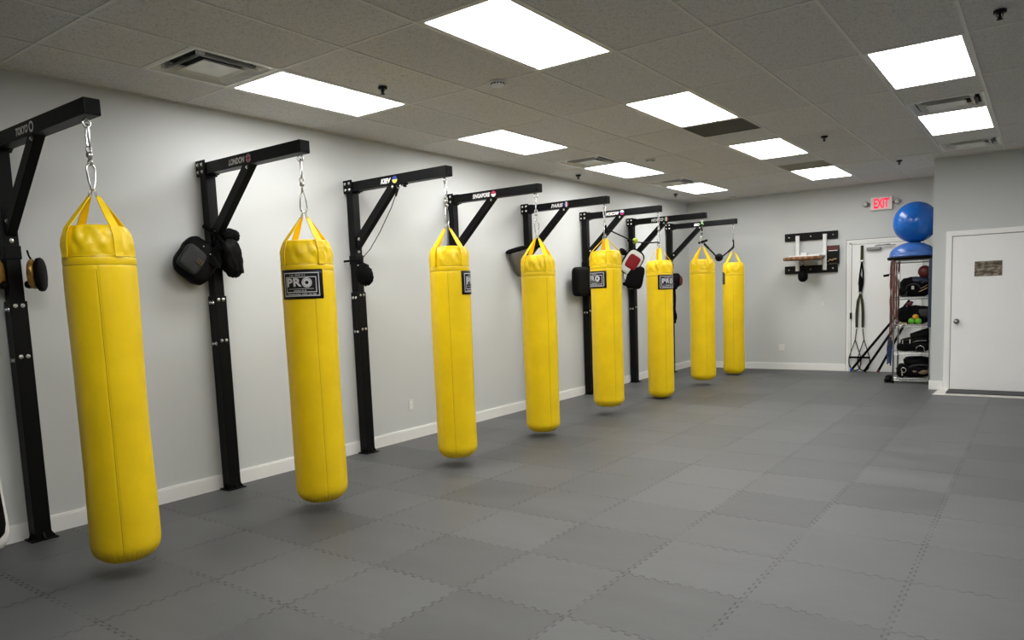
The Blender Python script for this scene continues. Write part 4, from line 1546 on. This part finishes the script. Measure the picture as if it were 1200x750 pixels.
# shelf under the top
z = SHZ[3] + 0.006
gear('gear_bag', 'dark navy arched gear bag filling the second shelf from the top', 'bag', (3.85, yc, z),
     [('bag_body', MB().blob((-0.01, 0, 0.135), (0.40, 0.36, 0.28), 3.0, 0.09, 51), 'black_cloth'),
      ('navy_top', MB().blob((0.02, -0.02, 0.20), (0.33, 0.30, 0.15), 2.6, 0.05, 52), 'navy_foam'),
      ('handle', MB().tube(bez([(-0.12, -0.165, 0.09), (-0.08, -0.20, 0.16), (0.02, -0.205, 0.17), (0.08, -0.17, 0.09)], 6), 0.009, 8), 'charcoal_leather'),
      ('buckle', MB().box((-0.045, -0.19, 0.10), (-0.01, -0.172, 0.15), 0.004), 'zinc'),
      ('piping', MB().tube(bez([(0.03, -0.17, 0.06), (0.10, -0.175, 0.09), (0.15, -0.16, 0.12)], 6), 0.005, 6).tube(bez([(0.02, -0.17, 0.10), (0.09, -0.17, 0.12), (0.15, -0.15, 0.16)], 6), 0.004, 6), 'wood_beige')])
gear('head_guard', 'small black head guard at the left of the second shelf from the top', 'head guard', (3.70, RY0 + 0.10, z),
     [('shell', MB().blob((0, 0, 0.07), (0.13, 0.15, 0.14), 2.6, 0.08, 53), 'black_leather'),
      ('chin_strap', MB().tube(bez([(-0.05, -0.06, 0.08), (-0.02, -0.085, 0.02), (0.04, -0.08, 0.03), (0.05, -0.05, 0.09)], 6), 0.006, 6), 'charcoal_leather')])
tag(MB().ball((0, 0, 0.085), 0.085, 28, sc=(1, 1, 1)).build('medicine_ball', 'dark_red', None, (3.955, RY0 + 0.12, z + 0.255)), 'dark red ball resting on top of the navy gear bag', 'ball')

# third shelf
z = SHZ[2] + 0.006
gear('duffel_bag', 'black slumped duffel bag on the middle shelf behind the green balls', 'bag', (3.86, yc + 0.04, z),
     [('bag_body', MB().blob((-0.03, 0, 0.125), (0.42, 0.32, 0.25), 3.2, 0.12, 54), 'black_cloth'),
      ('side_pocket', MB().blob((0.09, -0.10, 0.15), (0.16, 0.12, 0.13), 3.2, 0.05, 55), 'charcoal_leather'),
      ('shoulder_strap', MB().tube(bez([(-0.15, -0.10, 0.20), (-0.12, -0.15, 0.10), (-0.14, -0.12, 0.03)], 6), 0.012, 8), 'black_webbing')])
gear('hand_pump', 'dark red and black hand pump standing at the left of the middle shelf', 'pump', (3.735, RY0 + 0.14, z),
     [('barrel', MB().cyl((0, 0, 0), (0.02, 0, 0.26), 0.017, 12), 'black_leather'),
      ('red_grip', MB().blob((0.03, 0, 0.285), (0.09, 0.04, 0.05), 2.6, 0.03, 56), 'dark_red'),
      ('base_foot', MB().blob((0, 0, 0.015), (0.10, 0.05, 0.03), 3, 0.02, 57), 'black_leather')])
for k, (dx, dy, dz, m_, lb) in enumerate([(3.81, 0.035, 0.0, 'lime', 'lime green ball on the middle shelf, left one'),
                                          (3.895, 0.035, 0.0, 'lime', 'lime green ball on the middle shelf, right one'),
                                          (3.855, 0.075, 0.055, 'orange', 'orange ball resting on the two lime green balls')]):
    tag(MB().ball((0, 0, 0.042), 0.042, 22).build('massage_ball', m_, None, (dx, RY0 + dy + 0.02, z + dz)), lb, 'ball', 'small balls on the middle shelf')
tag(MB().box((0, 0, 0), (0.085, 0.06, 0.022), 0.004).build('wood_block', 'wood_beige', None, (3.665, RY0 + 0.03, z)), 'small beige block at the left front of the middle shelf', 'block')

# fourth shelf
z = SHZ[1] + 0.006
gear('foam_roller', 'thick black foam roller lying slanted on the second lowest shelf', 'foam roller', (3.92, yc - 0.02, z),
     [('roller', MB().lathe([(0, -0.13), (0.06, -0.13), (0.07, -0.12), (0.07, 0.12), (0.06, 0.13), (0, 0.13)], 28, M=TR(0, 0, 0.225) @ Matrix.Rotation(radians(70), 4, 'Y')), 'black_leather')])
gear('weight_case', 'black case with pale corner edges at the left of the second lowest shelf', 'case', (3.70, RY0 + 0.06, z),
     [('case_body', MB().box((0, 0, 0.02), (0.13, 0.16, 0.16), 0.012), 'black_leather'),
      ('edge_strips', MB().box((0.0, -0.004, 0.02), (0.008, 0.0, 0.16)).box((0.09, -0.004, 0.02), (0.10, 0.0, 0.17)).box((0.0, -0.004, 0.018), (0.13, 0.0, 0.028)), 'plastic_white')])
gear('ankle_weight', 'flat black padded ankle weight across the second lowest shelf', 'ankle weight', (3.86, RY0 + 0.18, z),
     [('pad', MB().blob((-0.03, 0, 0.06), (0.42, 0.34, 0.12), 4, 0.06, 58), 'black_cloth'),
      ('upper_pad', MB().blob((0.0, 0.04, 0.14), (0.38, 0.26, 0.12), 3.4, 0.07, 59, M=Matrix.Rotation(-0.1, 4, 'Y')), 'black_leather'),
      ('strap_edge', MB().tube(bez([(-0.03, -0.115, 0.13), (0.03, -0.12, 0.15), (0.14, -0.11, 0.155)], 6), 0.004, 6), 'zinc')])

# lowest shelf
z = SHZ[0] + 0.006
gear('leather_belt_pile', 'black belts with a tan band piled on the lowest shelf', 'belts', (3.87, RY0 + 0.19, z),
     [('belt_heap', MB().blob((-0.04, 0, 0.085), (0.42, 0.36, 0.17), 3.2, 0.12, 60), 'black_cloth'),
      ('tan_belt', MB().blob((0.05, -0.13, 0.085), (0.21, 0.10, 0.06), 4, 0.04, 61), 'tan_leather'),
      ('top_belt', MB().tube(bez([(-0.10, -0.12, 0.13), (-0.02, -0.13, 0.17), (0.08, -0.12, 0.18), (0.15, -0.1, 0.17)], 6), 0.016, 8), 'charcoal_leather')])
gear('sports_bag', 'dark bag squeezed on top of the belts on the lowest shelf', 'bag', (3.90, yc + 0.02, z + 0.155),
     [('bag_body', MB().blob((-0.03, 0, 0.065), (0.34, 0.32, 0.14), 3.0, 0.1, 62), 'black_leather'),
      ('red_trim', MB().blob((0.03, -0.08, 0.095), (0.16, 0.10, 0.03), 3.0, 0.05, 63), 'dark_red')])
gear('harness', 'black harness with steel rings hanging over the left of the lowest shelf', 'harness', (3.70, RY0 + 0.045, z),
     [('webbing', MB().blob((0, 0, 0.10), (0.11, 0.08, 0.20), 2.6, 0.14, 64), 'black_webbing'),
      ('steel_ring', MB().tube([(0.03 + 0.03 * cos(t), -0.045, 0.11 + 0.035 * sin(t)) for t in [2 * pi * j / 18 for j in range(18)]], 0.005, 8, closed=True), 'chrome'),
      ('steel_bar', MB().box((0.005, -0.05, 0.03), (0.02, -0.04, 0.10)), 'zinc')])
gear('training_shoe', 'black shoe on the floor at the left foot of the shelf rack', 'shoe', (3.52, 11.60, 0.0),
     [('sole', MB().blob((0, 0, 0.015), (0.10, 0.26, 0.03), 3.2, 0.02, 65), 'black_webbing'),
      ('upper', MB().blob((0, 0.03, 0.055), (0.095, 0.20, 0.09), 2.5, 0.04, 66), 'black_leather'),
      ('toe', MB().blob((0, -0.08, 0.04), (0.09, 0.11, 0.055), 2.4, 0.04, 67), 'black_leather')])

gear('cable_handle', 'steel cable handle lying at the front of the second lowest shelf', 'handle', (3.93, RY0 - 0.005, SHZ[1] + 0.012),
     [('grip', MB().cyl((-0.05, 0, 0.012), (0.05, 0, 0.012), 0.012, 12), 'black_webbing'),
      ('stirrup', MB().tube([(-0.052, 0, 0.012), (-0.045, 0.0, 0.06), (0, 0, 0.085), (0.045, 0, 0.06), (0.052, 0, 0.012)], 0.004, 8), 'chrome')])
# navy mat hanging on the right front corner
nm = thing('hanging_mat', 'long navy foam mat hanging at the right front corner of the shelf rack', 'exercise mat', (4.055, RY0 - 0.03, 0))
MB().box((-0.03, -0.075, 0.80), (0.035, 0.012, 1.735), 0.014).build('mat', 'navy_foam', nm)
MB().tube([(0.0, -0.03, 1.73), (-0.01, 0.0, 1.755), (-0.02, 0.03, 1.74)], 0.004, 6).build('hanging_loop', 'black_webbing', nm)

# exercise bands over the left front corner post
BANDS = [('brown_rubber', 3.565, -0.035, 1.715, 0.62, 'brown elastic loop band hanging at the rack corner, outermost on the left'),
         ('brown_rubber', 3.59, -0.045, 1.72, 0.74, 'brown elastic loop band hanging at the rack corner, longest one in front'),
         ('brown_rubber', 3.575, -0.065, 1.70, 0.90, 'brown elastic band with slight twist, second from the left at the rack corner'),
         ('pink_rubber', 3.600, -0.070, 1.66, 1.05, 'short pale pink elastic band hanging in front at the rack corner'),
         ('pink_rubber', 3.615, -0.035, 1.70, 0.95, 'pale pink elastic band hanging between the brown ones at the rack'),
         ('brown_rubber', 3.64, -0.028, 1.69, 0.86, 'brown elastic band hanging just right of the rack corner post')]
for k, (m_, x, dy, zt_, zb_, lb) in enumerate(BANDS):
    r = thing('resistance_band', lb, 'resistance band', (x, RY0 + dy, 0), group='elastic bands on the rack corner')
    rg = random.Random(70 + k)
    mb = MB()
    for sg in (-1, 1):
        pts = [Vector((sg * 0.010 + rg.uniform(-0.005, 0.005), sg * 0.006, zt_ + (zb_ - zt_) * t / 10)) for t in range(11)]
        mb.tube(bez(pts, 4), 0.008, 7)
    mb.tube([(-0.010, -0.006, zb_ + 0.005), (0, 0, zb_ - 0.012), (0.010, 0.006, zb_ + 0.005)], 0.0085, 7)
    mb.tube([(-0.010, -0.006, zt_ - 0.005), (0, 0, zt_ + 0.012), (0.010, 0.006, zt_ - 0.005)], 0.0085, 7)
    mb.build('loop', m_, r)
    MB().tube([(0, 0.0, zt_ + 0.008), (0.0, -dy * 0.6, zt_ + 0.02), (0.0, -dy + 0.004, SHZ[4] + 0.004 if zt_ + 0.02 < SHZ[4] else zt_ + 0.02)], 0.003, 6).build('hook', 'zinc', r)
r = thing('handle_tube', 'black foam handle sticking out left of the rack at the top', 'tube handle', (3.50, RY0 + 0.02, 1.535))
MB().cyl((-0.045, 0, -0.012), (0.025, 0, -0.002), 0.017, 12).build('grip', 'black_webbing', r)
MB().tube(bez([(0.02, 0, 0.0), (0.055, -0.01, 0.03), (0.09, -0.01, 0.075), (0.095, 0.0, 0.18)], 6), 0.005, 6).build('cord', 'rope_dark', r)
r = thing('blue_strap', 'navy blue strap bundle hanging low at the left corner of the rack', 'strap', (3.555, RY0 - 0.02, 0))
mb = MB()
rg = random.Random(5)
for k in range(4):
    x = -0.03 + k * 0.017
    mb.band([(x * 0.4, 0.0, 0.66), (x, -0.01 + 0.004 * k, 0.50), (x + rg.uniform(-0.01, 0.01), 0.0, 0.22 + rg.uniform(0, 0.07))], 0.017, 0.006, (1, 0.3, 0))
mb.build('webbing', 'navy_strap', r)
MB().blob((0, 0, 0.58), (0.06, 0.04, 0.12), 2.6, 0.1, 77).build('knot', 'navy_foam', r)
